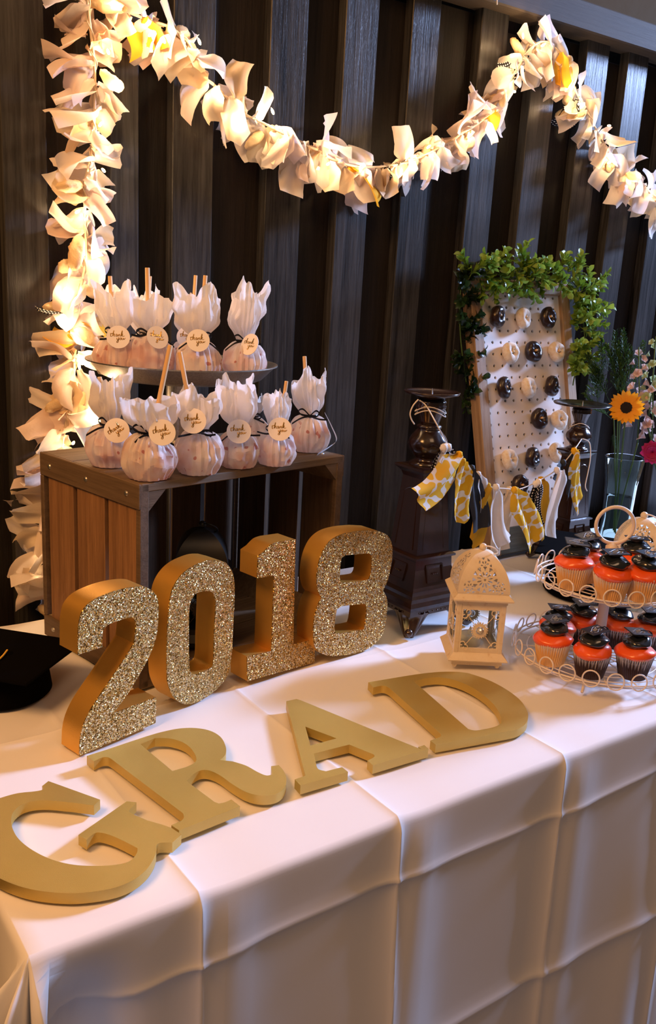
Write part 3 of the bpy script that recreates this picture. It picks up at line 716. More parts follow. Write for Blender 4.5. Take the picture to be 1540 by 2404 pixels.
# ================================================================== CANDLE HOLDERS
def holder(loc, rz, h, plate_r, s, label, group):
    rt = empty('candle_holder', loc, rz, label, 'candle holder', group)
    k = s
    # base feet
    for sx in (-1, 1):
        for sy in (-1, 1):
            q = MB(); M_ = Matrix.Rotation(math.atan2(sy, sx), 3, 'Z')
            def ft(u, v):
                a = 2 * math.pi * u; z = .040 * (1 - v); out = .058 + .022 * math.sin(math.pi * v * .5) ** 1.5 - .006 * math.sin(math.pi * v)
                r = (.020 * (1 - v) ** .9 + .0085) * (1 + .10 * math.cos(a * 9) * (1 - v)); 
                return (M_ @ Vector((out * 1.18 + r * .75 * math.cos(a), r * math.sin(a), z))) * k
            q.grid(36, 8, ft, closed_u=True); q.ball(tuple((M_ @ Vector((.0985, 0, .008))) * k), .0078 * k, 10)
            q.build('claw_foot', m_darkwood, rt, True)
    hc = h - .128 * k      # height of cornice
    b0 = .034 * k
    q = MB().loft_sq([(.060 * k, b0), (.070 * k, b0 + .002), (.071 * k, b0 + .012 * k), (.067 * k, b0 + .016 * k), (.066 * k, b0 + .024 * k), (.060 * k, b0 + .028 * k), (.060 * k, b0 + .034 * k), (.053 * k, b0 + .038 * k)])
    q.build('stepped_base', m_darkwood, rt)
    for sd in range(4):
        M_ = Matrix.Rotation(sd * math.pi / 2, 3, 'Z'); qq = MB()
        for i in range(11): qq.ball(tuple(M_ @ Vector(((-.05 + .01 * i) * k, -.0712 * k, b0 + .007 * k))), .0014 * k, 6)
        qq.build('bead_row', m_darkwood, rt, True)
    z1 = b0 + .038 * k
    q = MB().loft_sq([(.052 * k, z1), (.050 * k, z1 + .006 * k), (.042 * k, z1 + .035 * k), (.041 * k, z1 + .052 * k), (.046 * k, z1 + .054 * k), (.046 * k, z1 + .058 * k), (.040 * k, z1 + .060 * k)])
    q.build('plinth', m_darkwood, rt)
    for sd in range(4):
        M_ = Matrix.Rotation(sd * math.pi / 2, 3, 'Z') @ Matrix.Rotation(R(-14), 3, 'X')
        qq = MB(); 
        for (a, b, w, hh) in ((0, .014, .038, .0025), (0, -.014, .038, .0025), (-.018, 0, .0025, .03), (.018, 0, .0025, .03)):
            qq.quadbox(tuple(Matrix.Rotation(sd * math.pi / 2, 3, 'Z') @ Vector((a * k, -.0455 * k + b * .26 * k, z1 + (.027 + b) * k))), (w * k, .003 * k, hh * k), M_)
        for a in (-.004, 0, .004): qq.ball(tuple(Matrix.Rotation(sd * math.pi / 2, 3, 'Z') @ Vector((a * k, -.0465 * k, z1 + .027 * k))), .0018 * k, 6)
        qq.build('inset_panel', m_darkwood, rt)
    z2 = z1 + .060 * k
    q = MB().loft_sq([(.037 * k, z2), (.028 * k, hc - .028 * k), (.027 * k, hc - .02 * k), (.030 * k, hc - .012 * k), (.036 * k, hc - .006 * k), (.0385 * k, hc - .004 * k), (.0385 * k, hc), (.030 * k, hc + .002 * k)])
    q.build('tapered_shaft', m_darkwood, rt)
    for sd in range(4):
        M_ = Matrix.Rotation(sd * math.pi / 2, 3, 'Z'); qq = MB(); hm = hc - .045 * k - z2
        for sx in (-1, 1):
            qq.tube([tuple(M_ @ Vector((sx * .024 * k, -.0362 * k, z2 + .008))), tuple(M_ @ Vector((sx * .017 * k, -.0282 * k, hc - .045 * k)))], .0013 * k, 5)
        qq.tube([tuple(M_ @ Vector((a * .017 * k, -.0282 * k, hc - .045 * k + .008 * k * (1 - a * a)))) for a in (-1, -.5, 0, .5, 1)], .0013 * k, 5)
        qq.build('reeding', m_darkwood, rt)
    # turned top: ball with leaf relief
    def leaf(a, z):
        zz = (z - hc) / (.06 * k); return 1 + .030 * abs(math.sin(4 * a + math.pi * .5 * int(zz * 3))) - .015
    pr = [(.030, 0), (.031, .004), (.024, .008), (.018, .012)] + [(.018 + .0165 * math.sin(math.pi * (i / 14)), .012 + .052 * i / 14) for i in range(1, 14)] + [(.018, .064), (.021, .066), (.021, .069), (.016, .072)]
    q = MB().lathe([(a * k, hc + b * k) for a, b in pr], 64, rf=leaf); q.build('leaf_carved_ball', m_darkwood, rt, True)
    def flute(a, z): return 1 + .05 * abs(math.sin(6 * a)) * (1 if z > hc + .074 * k else 0)
    pr = [(.0155, .070), (.0165, .078), (.020, .090), (.0245, .100), (.0255, .104), (.0230, .106), (.0255, .110), (.0230, .113), (.018, .115)]
    MB().lathe([(a * k, hc + b * k) for a, b in pr], 60, rf=flute).build('fluted_neck', m_darkwood, rt, True)
    p = plate_r; z3 = hc + .113 * k
    MB().lathe([(.020 * k, z3), (p * .6, z3 + .006), (p * .97, h - .004), (p, h - .001), (p * .985, h), (p * .93, h - .0015), (p * .5, h - .006), (.0001, h - .007)], 56).build('drip_plate', m_darkwood, rt, True)
    MB().lathe([(.0012, h - .008), (.0010, h), (.0002, h + .005)], 8).build('candle_spike', m_zinc, rt)
    return rt
GH = 'dark carved candle holders'
H1 = Vector((1.017, 1.139, 0)); H2 = Vector((1.564, 1.262, 0)); h1, h2 = .411, .357
holder(H1, 0, h1, .048, 1.0, 'tall dark brown carved candle holder beside the glitter 8', GH)
holder(H2, 0, h2, .0625, .80, 'shorter dark brown carved candle holder in front of the donut board and sunflower', GH)
# ================================================================== GRADUATION CAPS
m_tassel = mat('gold_tassel_thread', (.85, .50, .05), .5)
def grad_cap(loc, rz, label, board=.235, hb=.074, tilt=(0, 0), bodyr=.088, tassel=True):
    rt = empty('graduation_cap', loc, rz, label, 'graduation cap')
    def rf(a, z): return 1 + .06 * math.cos(2 * a)
    MB().lathe([(bodyr * .97, 0), (bodyr, .002), (bodyr * .94, hb * .5), (bodyr * .86, hb - .004), (bodyr * .8, hb)], 56, rf=rf).build('skull_cap', m_black, rt, True)
    b = MB().bevbox((0, 0, 0), (board, board, .004), .0015).build('mortarboard', m_black, rt, loc=(0, 0, hb + .002)); b.rotation_euler = (tilt[0], tilt[1], 0)
    MB().lathe([(.0001, .004), (.006, .003), (.008, 0)], 14, cap=False).build('button', m_black, rt, True, loc=(0, 0, hb + .004))
    if tassel:
        MB().tube(catmull([(0, 0, hb + .009), (.03, .004, hb + .0065), (.07, -.006, hb + .006), (board / 2, -.01, hb + .006), (board / 2 + .004, -.01, hb - .02)], 5), .0013, 6).build('tassel_cord', m_tassel, rt)
        MB().lathe([(.0008, 0), (.004, -.004), (.003, -.008), (.0045, -.045), (.0042, -.05)], 12).build('tassel', m_tassel, rt, True, loc=(board / 2 + .004, -.01, hb - .018))
    return rt
zb = .056
A_ = on_z(198, 1506, zb); B_ = on_z(62, 1608, zb); ang = math.atan2(A_.y - B_.y, A_.x - B_.x); side = (A_ - B_).length
ctr = (A_ + B_) / 2 + Vector((-math.sin(ang), math.cos(ang), 0)) * side * .5
grad_cap((ctr.x, ctr.y, 0), ang + math.pi, 'small black graduation cap at the left edge with a bit of gold tassel cord', board=side, hb=.053, bodyr=.060)
grad_cap((1.440, 1.100, 0), R(35), 'black graduation cap behind the cupcake stand, under the fabric bunting', board=.195, hb=.088, tassel=False)
# ================================================================== CUPCAKE STAND AND CUPCAKES
SX, SY = 1.158, .842
R1_, R2_ = .132, .108; Z1_, Z2_ = .018, .140
st = empty('cupcake_stand', (SX, SY, 0), 0, 'two-tier white wire cupcake stand with looped rims and a ring handle', 'cupcake stand')
def tier(z, r, nl):
    q = MB(); q.tube([(r * math.cos(a), r * math.sin(a), z) for a in [2 * math.pi * i / 64 for i in range(64)]], .0014, 6, True)
    q.tube([((r + .004) * math.cos(a), (r + .004) * math.sin(a), z + .005) for a in [2 * math.pi * i / 64 for i in range(64)]], .0014, 6, True)
    q.build('tier_rim', m_wire, st, True)
    q = MB()
    for k in range(1, 7): 
        rr = r * k / 7; q.tube([(rr * math.cos(a), rr * math.sin(a), z) for a in [2 * math.pi * i / 40 for i in range(40)]], .0009, 5, True)
    for k in range(8):
        a = math.pi * k / 8; q.tube([(r * math.cos(a), r * math.sin(a), z - .0012), (-r * math.cos(a), -r * math.sin(a), z - .0012)], .0011, 5)
    q.build('tier_grid', m_wire, st, True)
    q = MB(); q.tube([(0, .0125 * math.cos(2 * math.pi * i / 24), .0125 * math.sin(2 * math.pi * i / 24)) for i in range(24)], .0012, 6, True)
    lm = q.mesh('rim_loop', m_wire, True)
    for k in range(nl):
        a = 2 * math.pi * (k + .3) / nl; link('rim_loop', lm, st, loc=((r + .0045) * math.cos(a), (r + .0045) * math.sin(a), z + .011), rot=(0, R(-8), a))
tier(Z1_, R1_, 24); tier(Z2_, R2_, 20)
for k in range(3):
    a = R(90 + 120 * k); MB().tube(catmull([(R1_ * .9 * math.cos(a), R1_ * .9 * math.sin(a), Z1_), (R1_ * .95 * math.cos(a), R1_ * .95 * math.sin(a), .006), (R1_ * 1.0 * math.cos(a), R1_ * 1.0 * math.sin(a), .0025)], 4), .0022, 8).build('foot', m_wire, st, True)
MB().lathe([(.0085, Z1_ - .004), (.0085, Z2_ + .05), (.010, Z2_ + .052), (.010, Z2_ + .06), (.0035, Z2_ + .066)], 20).build('pole', m_wire, st, True)
MB().tube([(.0295 * math.cos(a), 0, .0295 * math.sin(a)) for a in [2 * math.pi * i / 40 for i in range(40)]], .0030, 8, True).build('ring_handle', m_wire, st, True, loc=(0, 0, Z2_ + .066 + .0285), rot=(0, 0, R(-38)))
m_orange = mat('orange_buttercream', (.96, .115, .014), .32, spec=.5, coat=.35); t = NT(m_orange); t.bump(t.noise(t.coord((90, 90, 90)), 1, 3), .3, .002)
m_bfrost = mat('black_buttercream', (.012, .016, .022), .16, spec=.6, coat=.6)
m_topper = mat('black_sugar_topper', (.015, .015, .018), .3)
m_silver = mat('white_icing_print', (.55, .56, .60), .4)
def wrap_mat(name, cake, white):
    m = mat(name, cake, .5, spec=.4); t = NT(m); c = t.n('ShaderNodeTexCoord'); sp = t.n('ShaderNodeSeparateXYZ'); t.l(c.outputs['Object'], sp.inputs[0])
    at = t.math('ARCTAN2', sp.outputs[1], sp.outputs[0]); zz = t.math('ADD', sp.outputs[2], t.math('MULTIPLY', t.math('SINE', t.math('MULTIPLY', at, 32.)), .0045))
    zz = t.math('ADD', zz, t.math('MULTIPLY', t.math('SUBTRACT', t.noise(c.outputs['Object'], 70, 2), .5), .012))
    f = t.n('ShaderNodeMapRange'); t.l(zz, f.inputs[0]); f.inputs[1].default_value = .022; f.inputs[2].default_value = .036
    t.color(t.mix(f.outputs[0], cake, white)); return m
m_wv = wrap_mat('vanilla_cupcake_wrapper', (.82, .48, .18), (.86, .74, .66))
m_wc = wrap_mat('chocolate_cupcake_wrapper', (.045, .018, .013), (.62, .57, .60))
m_choc = mat('chocolate_cake', (.03, .012, .008), .8); m_van = mat('vanilla_cake', (.75, .50, .25), .8)
def wrapper_mesh(m):
    n = 96
    def f(u, v):
        a = 2 * math.pi * u; rr = .0205 + .0075 * v; z = .038 * v
        rr += .0009 * (1 if int(u * n) % 2 else -1) * (.4 + v); zz = z + (.0018 * math.sin(u * 2 * math.pi * 32) + .001 * math.sin(a * 3) if v > .99 else 0)
        return (rr * math.cos(a), rr * math.sin(a), zz)
    q = MB().grid(n, 6, f, closed_u=True); b = len(q.v)
    q.f.append([i for i in range(n)][::-1]); return q.mesh('wrapper', m)
wv, wc = wrapper_mesh(m_wv), wrapper_mesh(m_wc)
def cake_mesh(m): return MB().lathe([(.0001, .030), (.026, .030), (.027, .036), (.022, .041), (.0001, .043)], 32, cap=False).mesh('cake_crumb', m, True)
kv, kc = cake_mesh(m_van), cake_mesh(m_choc)
def blob(R0, z0, h, seed, swirl, n=48):
    def f(u, v):
        a = 2 * math.pi * u; s = math.sin(math.pi * min(1, v * 1.02)) ** .72; 
        r = R0 * s * (1 if v < .5 else 1 - .35 * (v - .5)); r *= 1 + .045 * math.sin(2 * a + seed + v * swirl) + .03 * noise.noise(Vector((math.cos(a) * 2, math.sin(a) * 2, seed + v * 3)))
        z = z0 + h * (.5 - .5 * math.cos(math.pi * v)) * .92 + .0016 * math.sin(a + seed * 2) * s + .0014 * math.sin(3 * a + v * 8 + seed) * s
        return (r * math.cos(a), r * math.sin(a), z)
    return MB().grid(n, 14, f, closed_u=True)
frost = [(blob(.0300, .0285, .027, s, 4).mesh('orange_frosting', m_orange, True), blob(.0225, .0490, .0200, s + 3, 3).mesh('black_frosting', m_bfrost, True)) for s in range(5)]
q = MB(); q.bevbox((0, 0, 0), (.034, .027, .0016), .0005); me_board = q.mesh('topper_board', m_topper)
me_tskull = MB().lathe([(.0095, -.006), (.011, 0)], 20).mesh('topper_cap', m_topper, True)
me_ttas = MB().tube([(0, 0, .001), (.014, -.001, .0012), (.0175, -.003, -.001), (.019, -.004, -.0055)], .0011, 6, rs=[.0006, .0008, .0015, .0020]).mesh('topper_tassel', m_topper)
def scribble(kind):
    q = MB(); z = .0011; k = .001
    def st_(pts): q.tube(catmull([(x * k, y * k, z) for x, y in pts], 4), .00032, 4)
    if kind < 2:
        st_([(-11, -5), (-12, -2), (-8, 0), (-2, 5), (4, 8), (6, 5), (2, 4)]); st_([(-9, -7), (-3, -8), (2, -4), (7, -1), (9, -4), (6, -6), (4, -4)])
        for x in (-5, -3, -1, 1, 3): st_([(x, -3 + x * .3), (x + .6, 3 + x * .3)])
        for x in (9, 11, 13): st_([(x - 1, 1), (x - .4, 6)]) if kind == 0 else None
        st_([(8, 6), (13, 7)])
    else:
        for x in range(-12, 13, 2): q.ball((x * k, -9 * k, z), .0005, 4); q.ball((x * k, 9 * k, z), .0005, 4)
        for x in (-8, -3, 2, 7): q.quadbox((x * k, 0, z), (.0032, .009, .0005)); 
        st_([(-11, -6), (11, -6)]); st_([(-11, 6), (11, 6)])
    return q.mesh('topper_print', m_silver)
scr = [scribble(i) for i in range(3)]
GC = 'frosted cupcakes on the wire stand'
def cupcake(px, py, zt, choc, label, seed, top=0, r_max=.1, tz=.068):
    P = on_z(px, py, zt + tz); v = Vector((P.x - SX, P.y - SY, 0))
    if v.length > r_max: v *= r_max / v.length
    if v.length < .040: v *= .040 / max(v.length, 1e-4)
    q = random.Random(seed)
    rt = empty('cupcake', (SX + v.x, SY + v.y, zt + .0016), R(q.uniform(-40, 10)), label, 'cupcake', GC)
    link('wrapper', wc if choc else wv, rt); link('cake_crumb', kc if choc else kv, rt)
    fo, fb = frost[seed % 5]; link('orange_frosting', fo, rt); link('black_frosting', fb, rt)
    tp = link('topper', me_tskull, rt, loc=(0, 0, .0730), rot=(q.uniform(-.06, .16), q.uniform(-.1, .12), R(q.uniform(-15, 15))))
    link('topper_board', me_board, tp); link('topper_tassel', me_ttas, tp, loc=(.004, 0, .001)); link('topper_print', scr[top], tp)
    return rt
cupcake(1345, 1283, Z2_, 0, 'vanilla cupcake on the upper tier nearest its left rim', 1, 0, .078)
cupcake(1382, 1268, Z2_, 0, 'vanilla cupcake at the back left of the upper tier, behind another', 2, 0, .082)
cupcake(1447, 1318, Z2_, 0, 'vanilla cupcake at the front middle of the upper tier', 3, 0, .085)
cupcake(1484, 1272, Z2_, 0, 'cupcake seen through the ring handle on the upper tier', 4, 1, .082)
cupcake(1530, 1313, Z2_, 0, 'vanilla cupcake on the upper tier cut by the right edge of the photo', 5, 1, .085)
cupcake(1303, 1462, Z1_, 0, 'vanilla cupcake at the far left of the lower tier, in front of another', 6, 1, .104)
cupcake(1313, 1434, Z1_, 0, 'cupcake at the left back of the lower tier, half hidden by the one in front', 7, 0, .110)
cupcake(1372, 1421, Z1_, 1, 'chocolate cupcake just left of the pole at the back of the lower tier', 8, 2, .090)
cupcake(1392, 1500, Z1_, 1, 'chocolate cupcake at the front of the lower tier, left of centre', 9, 0, .100)
cupcake(1457, 1428, Z1_, 1, 'chocolate cupcake just right of the pole on the lower tier', 10, 2, .070)
cupcake(1497, 1492, Z1_, 1, 'chocolate cupcake at the front right of the lower tier', 11, 1, .100)
cupcake(1530, 1440, Z1_, 1, 'chocolate cupcake on the lower tier cut by the right edge of the photo', 12, 1, .108)
# ================================================================== RAG STRIPS
def fabric(name, c, tl=.35, bump=.3):
    m = mat(name, c, .85, spec=.15); t = NT(m); co = t.n('ShaderNodeTexCoord').outputs['Object']
    oi = t.mix(t.math('MULTIPLY', rand_val(t), .5), c, tuple(min(1, q * w) for q, w in zip(c, (1.04, .93, .80))))
    t.color(oi); t.bump(t.noise(co, 350, 3), bump, .001); t.translucent(tl, oi); return m
f_white = fabric('cream_white_muslin', (.92, .85, .78)); f_pink = fabric('pale_blush_muslin', (.92, .80, .74)); f_tan = fabric('unbleached_muslin', (.86, .70, .48))
f_yel = fabric('yellow_cotton', (.90, .50, .04), .25); f_cream = fabric('ivory_cotton', (.88, .78, .62)); f_fluff = fabric('fluffy_cream_chenille', (.86, .70, .44), .3, 1.)
f_mustard = fabric('mustard_cotton', (.72, .42, .035), .18); f_blk = mat('black_cotton', (.018, .020, .026), .75); f_rag = fabric('white_torn_cotton', (.92, .88, .84), .25)
def patt(name, kind):
    m = mat(name, (.8, .5, .05), .8, spec=.15); t = NT(m)
    uv = t.n('ShaderNodeTexCoord').outputs['UV']
    if kind == 'trellis':
        sp = t.n('ShaderNodeSeparateXYZ'); t.l(uv, sp.inputs[0])
        x = t.math('MULTIPLY', sp.outputs[0], 2 * math.pi * 21); y = t.math('MULTIPLY', sp.outputs[1], 2 * math.pi * 21)
        f = t.math('ADD', t.math('COSINE', x), t.math('COSINE', y))
        g = t.math('ADD', t.math('COSINE', t.math('MULTIPLY', x, 3.)), t.math('COSINE', t.math('MULTIPLY', y, 3.)))
        f = t.math('ABSOLUTE', t.math('ADD', f, t.math('MULTIPLY', g, .34)))
        c = t.ramp(f, [(.40, (.92, .88, .82)), (.50, (.92, .52, .03))])
    else:
        v = t.n('ShaderNodeTexVoronoi'); v.inputs['Scale'].default_value = 190; v.inputs['Randomness'].default_value = 0; t.l(uv, v.inputs['Vector'])
        c = t.ramp(v.outputs['Distance'], [(.24, (.90, .88, .85)), (.28, (.012, .012, .016))])
    t.color(c); t.translucent(.18 if kind == 'trellis' else .02, c); return m
f_trel = patt('yellow_trellis_cotton', 'trellis'); f_dots = patt('black_dotted_cotton', 'dots')
def strip_fn(L, w, seed, curl=1., point=True, tws=1.):
    q = random.Random(seed); b1, b2, ph = q.uniform(-.9, .9), q.uniform(-.7, .7), q.uniform(0, 6.28); tw = q.uniform(-1.2, 1.2) * tws; cu = q.uniform(.2, .9) * q.choice((-1, 1)) * curl; ends = [q.uniform(.84, 1) for _ in range(4)]
    tip = q.choice((0, 1, 2)) if point else 0
    def f(u, v):
        e = 1
        uu = u * 2 - 1
        lim = {0: 1, 1: 1 - .18 * abs(uu), 2: 1 - .16 * (uu * .5 + .5)}[tip]
        v2 = v * lim; ww = w * (.26 + .74 * smooth01(v2 / .26)) * (1 - .08 * math.sin(v2 * 5 + ph))
        ang = b1 * v2 * .6 + b2 * math.sin(v2 * 3)
        x = L * (math.sin(ang) * v2 * .45); z = -L * v2 * math.cos(ang * .5); y = L * .16 * math.sin(v2 * math.pi * 1.2 + ph) * cu
        ta = tw * v2; lx = uu * ww / 2
        crv = cu * .30 * ww * (uu * uu) + .10 * w * math.sin(uu * 4 + ph + v2 * 3) 
        fr = .012 * L * noise.noise(Vector((uu * 9, v * 9, seed))) if (v > .98 or abs(uu) > .97) else 0
        return (x + lx * math.cos(ta) - crv * math.sin(ta) + fr, y + lx * math.sin(ta) + crv * math.cos(ta), z + fr)
    return f
def strip_mesh(L, w, seed, m, nu=6, nv=14, curl=1., point=True, tws=1.):
    return MB().grid(nu, nv, strip_fn(L, w, seed, curl, point, tws), uv=lambda u, v: (u * w + seed * .013, v * L)).mesh('rag_strip', m, True)
def chen_mesh(seed):
    q = random.Random(seed); L = q.uniform(.035, .055)
    def f(u, v):
        a = 2 * math.pi * u; r = .0125 * math.sin(math.pi * (.04 + .96 * v)) ** .45 * (1 + .28 * noise.noise(Vector((math.cos(a) * 3, math.sin(a) * 3, v * 7 + seed * 5))))
        return (r * math.cos(a) + .012 * math.sin(v * 2.2 + seed), r * .75 * math.sin(a), -L * v)
    return MB().grid(18, 14, f, closed_u=True).mesh('rag_strip', f_fluff, True)
variants = {}
for i, m in enumerate((f_white, f_pink, f_tan, f_cream, f_yel, f_dots)):
    variants[i] = [strip_mesh(rnd.uniform(.052, .078), rnd.uniform(.030, .046), 100 + i * 10 + k, m, point=(k % 3 == 0)) for k in range(7)]
chens = [chen_mesh(k) for k in range(6)]
# ================================================================== LIGHTED RAG GARLAND ON THE WALL
YG = 1.455
path_px = [(205, -45), (205, 0), (215, 90), (222, 160), (222, 250), (218, 340), (200, 430), (200, 520), (200, 610), (185, 700), (170, 780), (175, 860), (165, 940), (150, 1020), (138, 1100), (128, 1180), (118, 1260), (118, 1340), (128, 1430)]
path2_px = [(250, -40), (270, 10), (330, 40), (400, 65), (445, 105), (470, 170), (520, 215), (560, 260), (620, 290), (680, 320), (740, 350), (800, 382), (860, 392), (920, 388), (980, 372), (1040, 342), (1090, 310), (1140, 275), (1180, 220), (1215, 160), (1250, 110), (1290, 100), (1330, 150), (1350, 210), (1380, 265), (1410, 325), (1440, 375), (1480, 410), (1520, 445), (1570, 490)]
def to3(pp, y=YG): return catmull([on_y(x, y_, y) for x, y_ in pp], 10)
m_bulb = mat('glowing_bulb', (1, .8, .5), .4, emit=(1, .60, .22), estr=38); m_gcord = mat('pale_garland_cord', (.62, .50, .36), .8)
bm_ = MB().lathe([(.0001, -.007), (.0022, -.005), (.003, 0), (.0022, .005), (.0006, .008), (.0001, .009)], 10, cap=False).mesh('bulb', m_bulb, True)
GLP = 'rag garlands with string lights on the wall'
def garland(pp, label, vertical, bulbs, seed, dens=.0135):
    q = random.Random(seed); pts = to3(pp); base = pts[len(pts) // 2]
    rt = empty('rag_garland', base, label=label, cat='garland')
    MB().tube([p - base for p in pts], .0022, 6).build('cord', m_gcord, rt, True)
    wp = [p - base + Vector((.004 * math.sin(i * .7), -.004 * math.cos(i * .7), 0)) for i, p in enumerate(pts)]
    MB().tube(wp, .0010, 5).build('light_wire', m_gcord, rt, True)
    acc = 0; k = 0
    for i in range(len(pts) - 1):
        seg = (pts[i + 1] - pts[i]); d = seg.length; acc += d
        while acc > dens:
            acc -= dens; k += 1; p = pts[i] + seg * q.random(); tn = seg.normalized()
            steep = abs(tn.z) > .75
            if steep: ang = q.choice((-1, 1)) * q.uniform(15, 115)
            else: ang = q.gauss(0, 38) + (180 + q.uniform(-30, 30) if q.random() < .24 else 0)
            r_ = q.random()
            if r_ < .12: me = q.choice(chens)
            else: me = q.choice(variants[0 if r_ < .45 else 1 if r_ < .68 else 2 if r_ < .80 else 3 if r_ < .955 else 4 if r_ < .985 else 5])
            o = link('rag_strip', me, rt, loc=p - base + Vector((q.uniform(-.006, .006), q.uniform(-.012, .012), q.uniform(-.006, .006))))
            o.matrix_local = Matrix.Translation(o.location) @ Matrix.Rotation(R(ang), 4, 'Y') @ Matrix.Rotation(R(q.uniform(-10, 62)), 4, 'X') @ Matrix.Rotation(R(q.uniform(-60, 60) - 25), 4, 'Z') @ Matrix.Scale(q.uniform(.8, 1.2), 4)
    for j, (bx, by) in enumerate(bulbs):
        P = on_y(bx, by, YG - .012)
        o = link('bulb', bm_, rt, loc=P - base, rot=(q.uniform(-1.5, 1.5), q.uniform(-1, 1), 0), scale=(.8,) * 3)
        l = bpy.data.lights.new('bulb_light', 'POINT'); l.energy = .14; l.color = (1, .66, .36); l.shadow_soft_size = .004
        lo_ = bpy.data.objects.new('bulb_light', l); col.objects.link(lo_); lo_.parent = rt; lo_.location = P - base + Vector((0, -.010, 0))
garland(path_px, 'lit cream rag garland hanging straight down the wall behind the crate', True, [(262, 10), (254, 122), (266, 205), (236, 292), (243, 400), (182, 497), (224, 600), (152, 680), (160, 765), (186, 860), (213, 955), (172, 1040), (128, 1290)], 5, .0066)
garland(path2_px, 'lit cream rag garland swagged across the dark board wall', False, [(352, 82), (385, 95), (468, 98), (500, 218), (552, 286), (640, 262), (652, 300), (770, 385), (846, 398), (942, 402), (970, 368), (1006, 345), (1100, 318), (1155, 305), (1208, 215), (1228, 85), (1203, 132), (1275, 106), (1342, 208), (1362, 244), (1430, 295), (1430, 382), (1478, 425), (1530, 452)], 11, .0076)
# white cord hanging at the beam
o = MB().tube([on_y(1167, -30, 1.45), on_y(1167, 2, 1.45), on_y(1167, 11, 1.45)], .0013, 6).build('hanging_cord', m_twine, None, True); tag(o, 'short white cord hanging down at the top right by the beam', 'cord')
# ================================================================== FABRIC BUNTING BETWEEN THE CANDLE HOLDERS
BA = H1 + Vector((.02, -.022, h1 - .040)); BB = H2 + Vector((-.02, -.025, h2 - .055))
bn = (BB - BA).cross(Vector((0, 0, 1))).normalized(); 
if bn.y > 0: bn = -bn
B0 = BA + bn * .045
def onb(px, py, off=0.): return on_plane(px, py, B0 + bn * off, bn)
bt = empty('fabric_bunting', onb(1200, 1150), label='yellow, black and white rag bunting strung on twine between the two candle holders', cat='bunting')
b0_ = bt.location.copy()
neck1 = on_plane(985, 940, H1 + Vector((0, -.03, 0)), Vector((.3, 1, 0)).normalized()); neck2 = on_plane(1366, 1030, H2 + Vector((0, -.025, 0)), Vector((.3, 1, 0)).normalized())
tw = [neck1, on_plane(1000, 952, H1 + Vector((0, -.035, 0)), Vector((.3, 1, 0)).normalized()), onb(1022, 990), onb(1050, 1042), onb(1075, 1066), onb(1105, 1100), onb(1143, 1140), onb(1185, 1147), onb(1220, 1148), onb(1262, 1130), onb(1310, 1100), onb(1345, 1060), neck2]
MB().tube([p - b0_ for p in catmull(tw, 6)], .0011, 6).build('twine', m_twine, bt, True)
for cpt, hz, rr in ((H1, h1 - .030, .0265), (H1, h1 - .036, .0262), (H2, h2 - .048, .0205)):
    MB().tube([Vector((cpt.x + rr * math.cos(a), cpt.y + rr * math.sin(a), hz + .006 * math.sin(a * 2))) - b0_ for a in [2 * math.pi * i / 24 for i in range(24)]], .0010, 6, True).build('twine_wrap', m_twine, bt, True)
def loose(pxs, p, n=Vector((.3, 1, 0))):
    MB().tube([on_plane(x, y, p, n.normalized()) - b0_ for x, y in [(a.x, a.y) for a in catmull([(u, v, 0) for u, v in pxs], 5)]], .0012, 6).build('twine_end', m_twine, bt, True)
loose([(982, 938), (970, 952), (963, 970), (966, 985), (973, 996)], H1 + Vector((0, -.045, 0)))
loose([(1368, 1030), (1384, 1040), (1386, 1075), (1380, 1110), (1374, 1140), (1378, 1153)], H2 + Vector((0, -.04, 0)))
def rag(k0, k1, wpx, m, off, seed, sub='rag_strip'):
    P0, P1 = onb(*k0, off), onb(*k1, off); d = P1 - P0; L = d.length; w = wpx * (P0 - CAM).dot(fwd) / FPX
    me = strip_mesh(L, w * 1.42, seed, m, 8, 20, .5, tws=.12)
    # orient: local -z along d, local y along bunting normal
    z = (-d).normalized(); y = (-bn - z * (-bn).dot(z)).normalized(); x = y.cross(z)
    o = link(sub, me, bt); o.matrix_local = Matrix.Translation(P0 - b0_) @ Matrix((x, y, z)).transposed().to_4x4()
    MB().lathe([(.0001, -.008), (.0045, -.006), (.0062, 0), (.0050, .005), (.0001, .007)], 12, P0 - b0_, cap=False, rf=lambda a, z: 1 + .18 * math.sin(3 * a + z * 300)).build('knot', m, bt, True)
for a in [((1045, 1050), (1022, 1110), 26, f_dots, .002, 3), ((1042, 1052), (1040, 1100), 20, f_rag, .006, 4), ((1052, 1050), (1060, 1090), 22, f_dots, .004, 5),
          ((1078, 1068), (994, 1192), 56, f_trel, .012, 21), ((1086, 1084), (1076, 1240), 56, f_trel, .006, 22), ((1107, 1100), (1112, 1262), 48, f_blk, .010, 23), ((1122, 1115), (1132, 1200), 34, f_rag, .002, 24),
          ((1145, 1142), (1118, 1292), 44, f_mustard, .004, 25), ((1165, 1144), (1180, 1282), 46, f_rag, .012, 26), ((1208, 1150), (1252, 1286), 52, f_trel, .014, 27), ((1196, 1150), (1196, 1290), 46, f_cream, -.004, 28),
          ((1270, 1126), (1292, 1252), 48, f_mustard, -.006, 29), ((1258, 1136), (1252, 1240), 30, f_dots, .004, 30), ((1264, 1132), (1284, 1228), 34, f_dots, .008, 31),
          ((1308, 1104), (1322, 1248), 54, f_rag, .010, 32), ((1322, 1086), (1296, 1126), 24, f_blk, .004, 33), ((1348, 1058), (1368, 1200), 36, f_trel, .006, 34), ((1342, 1066), (1334, 1180), 26, f_blk, -.004, 35)]:
    rag(*a)
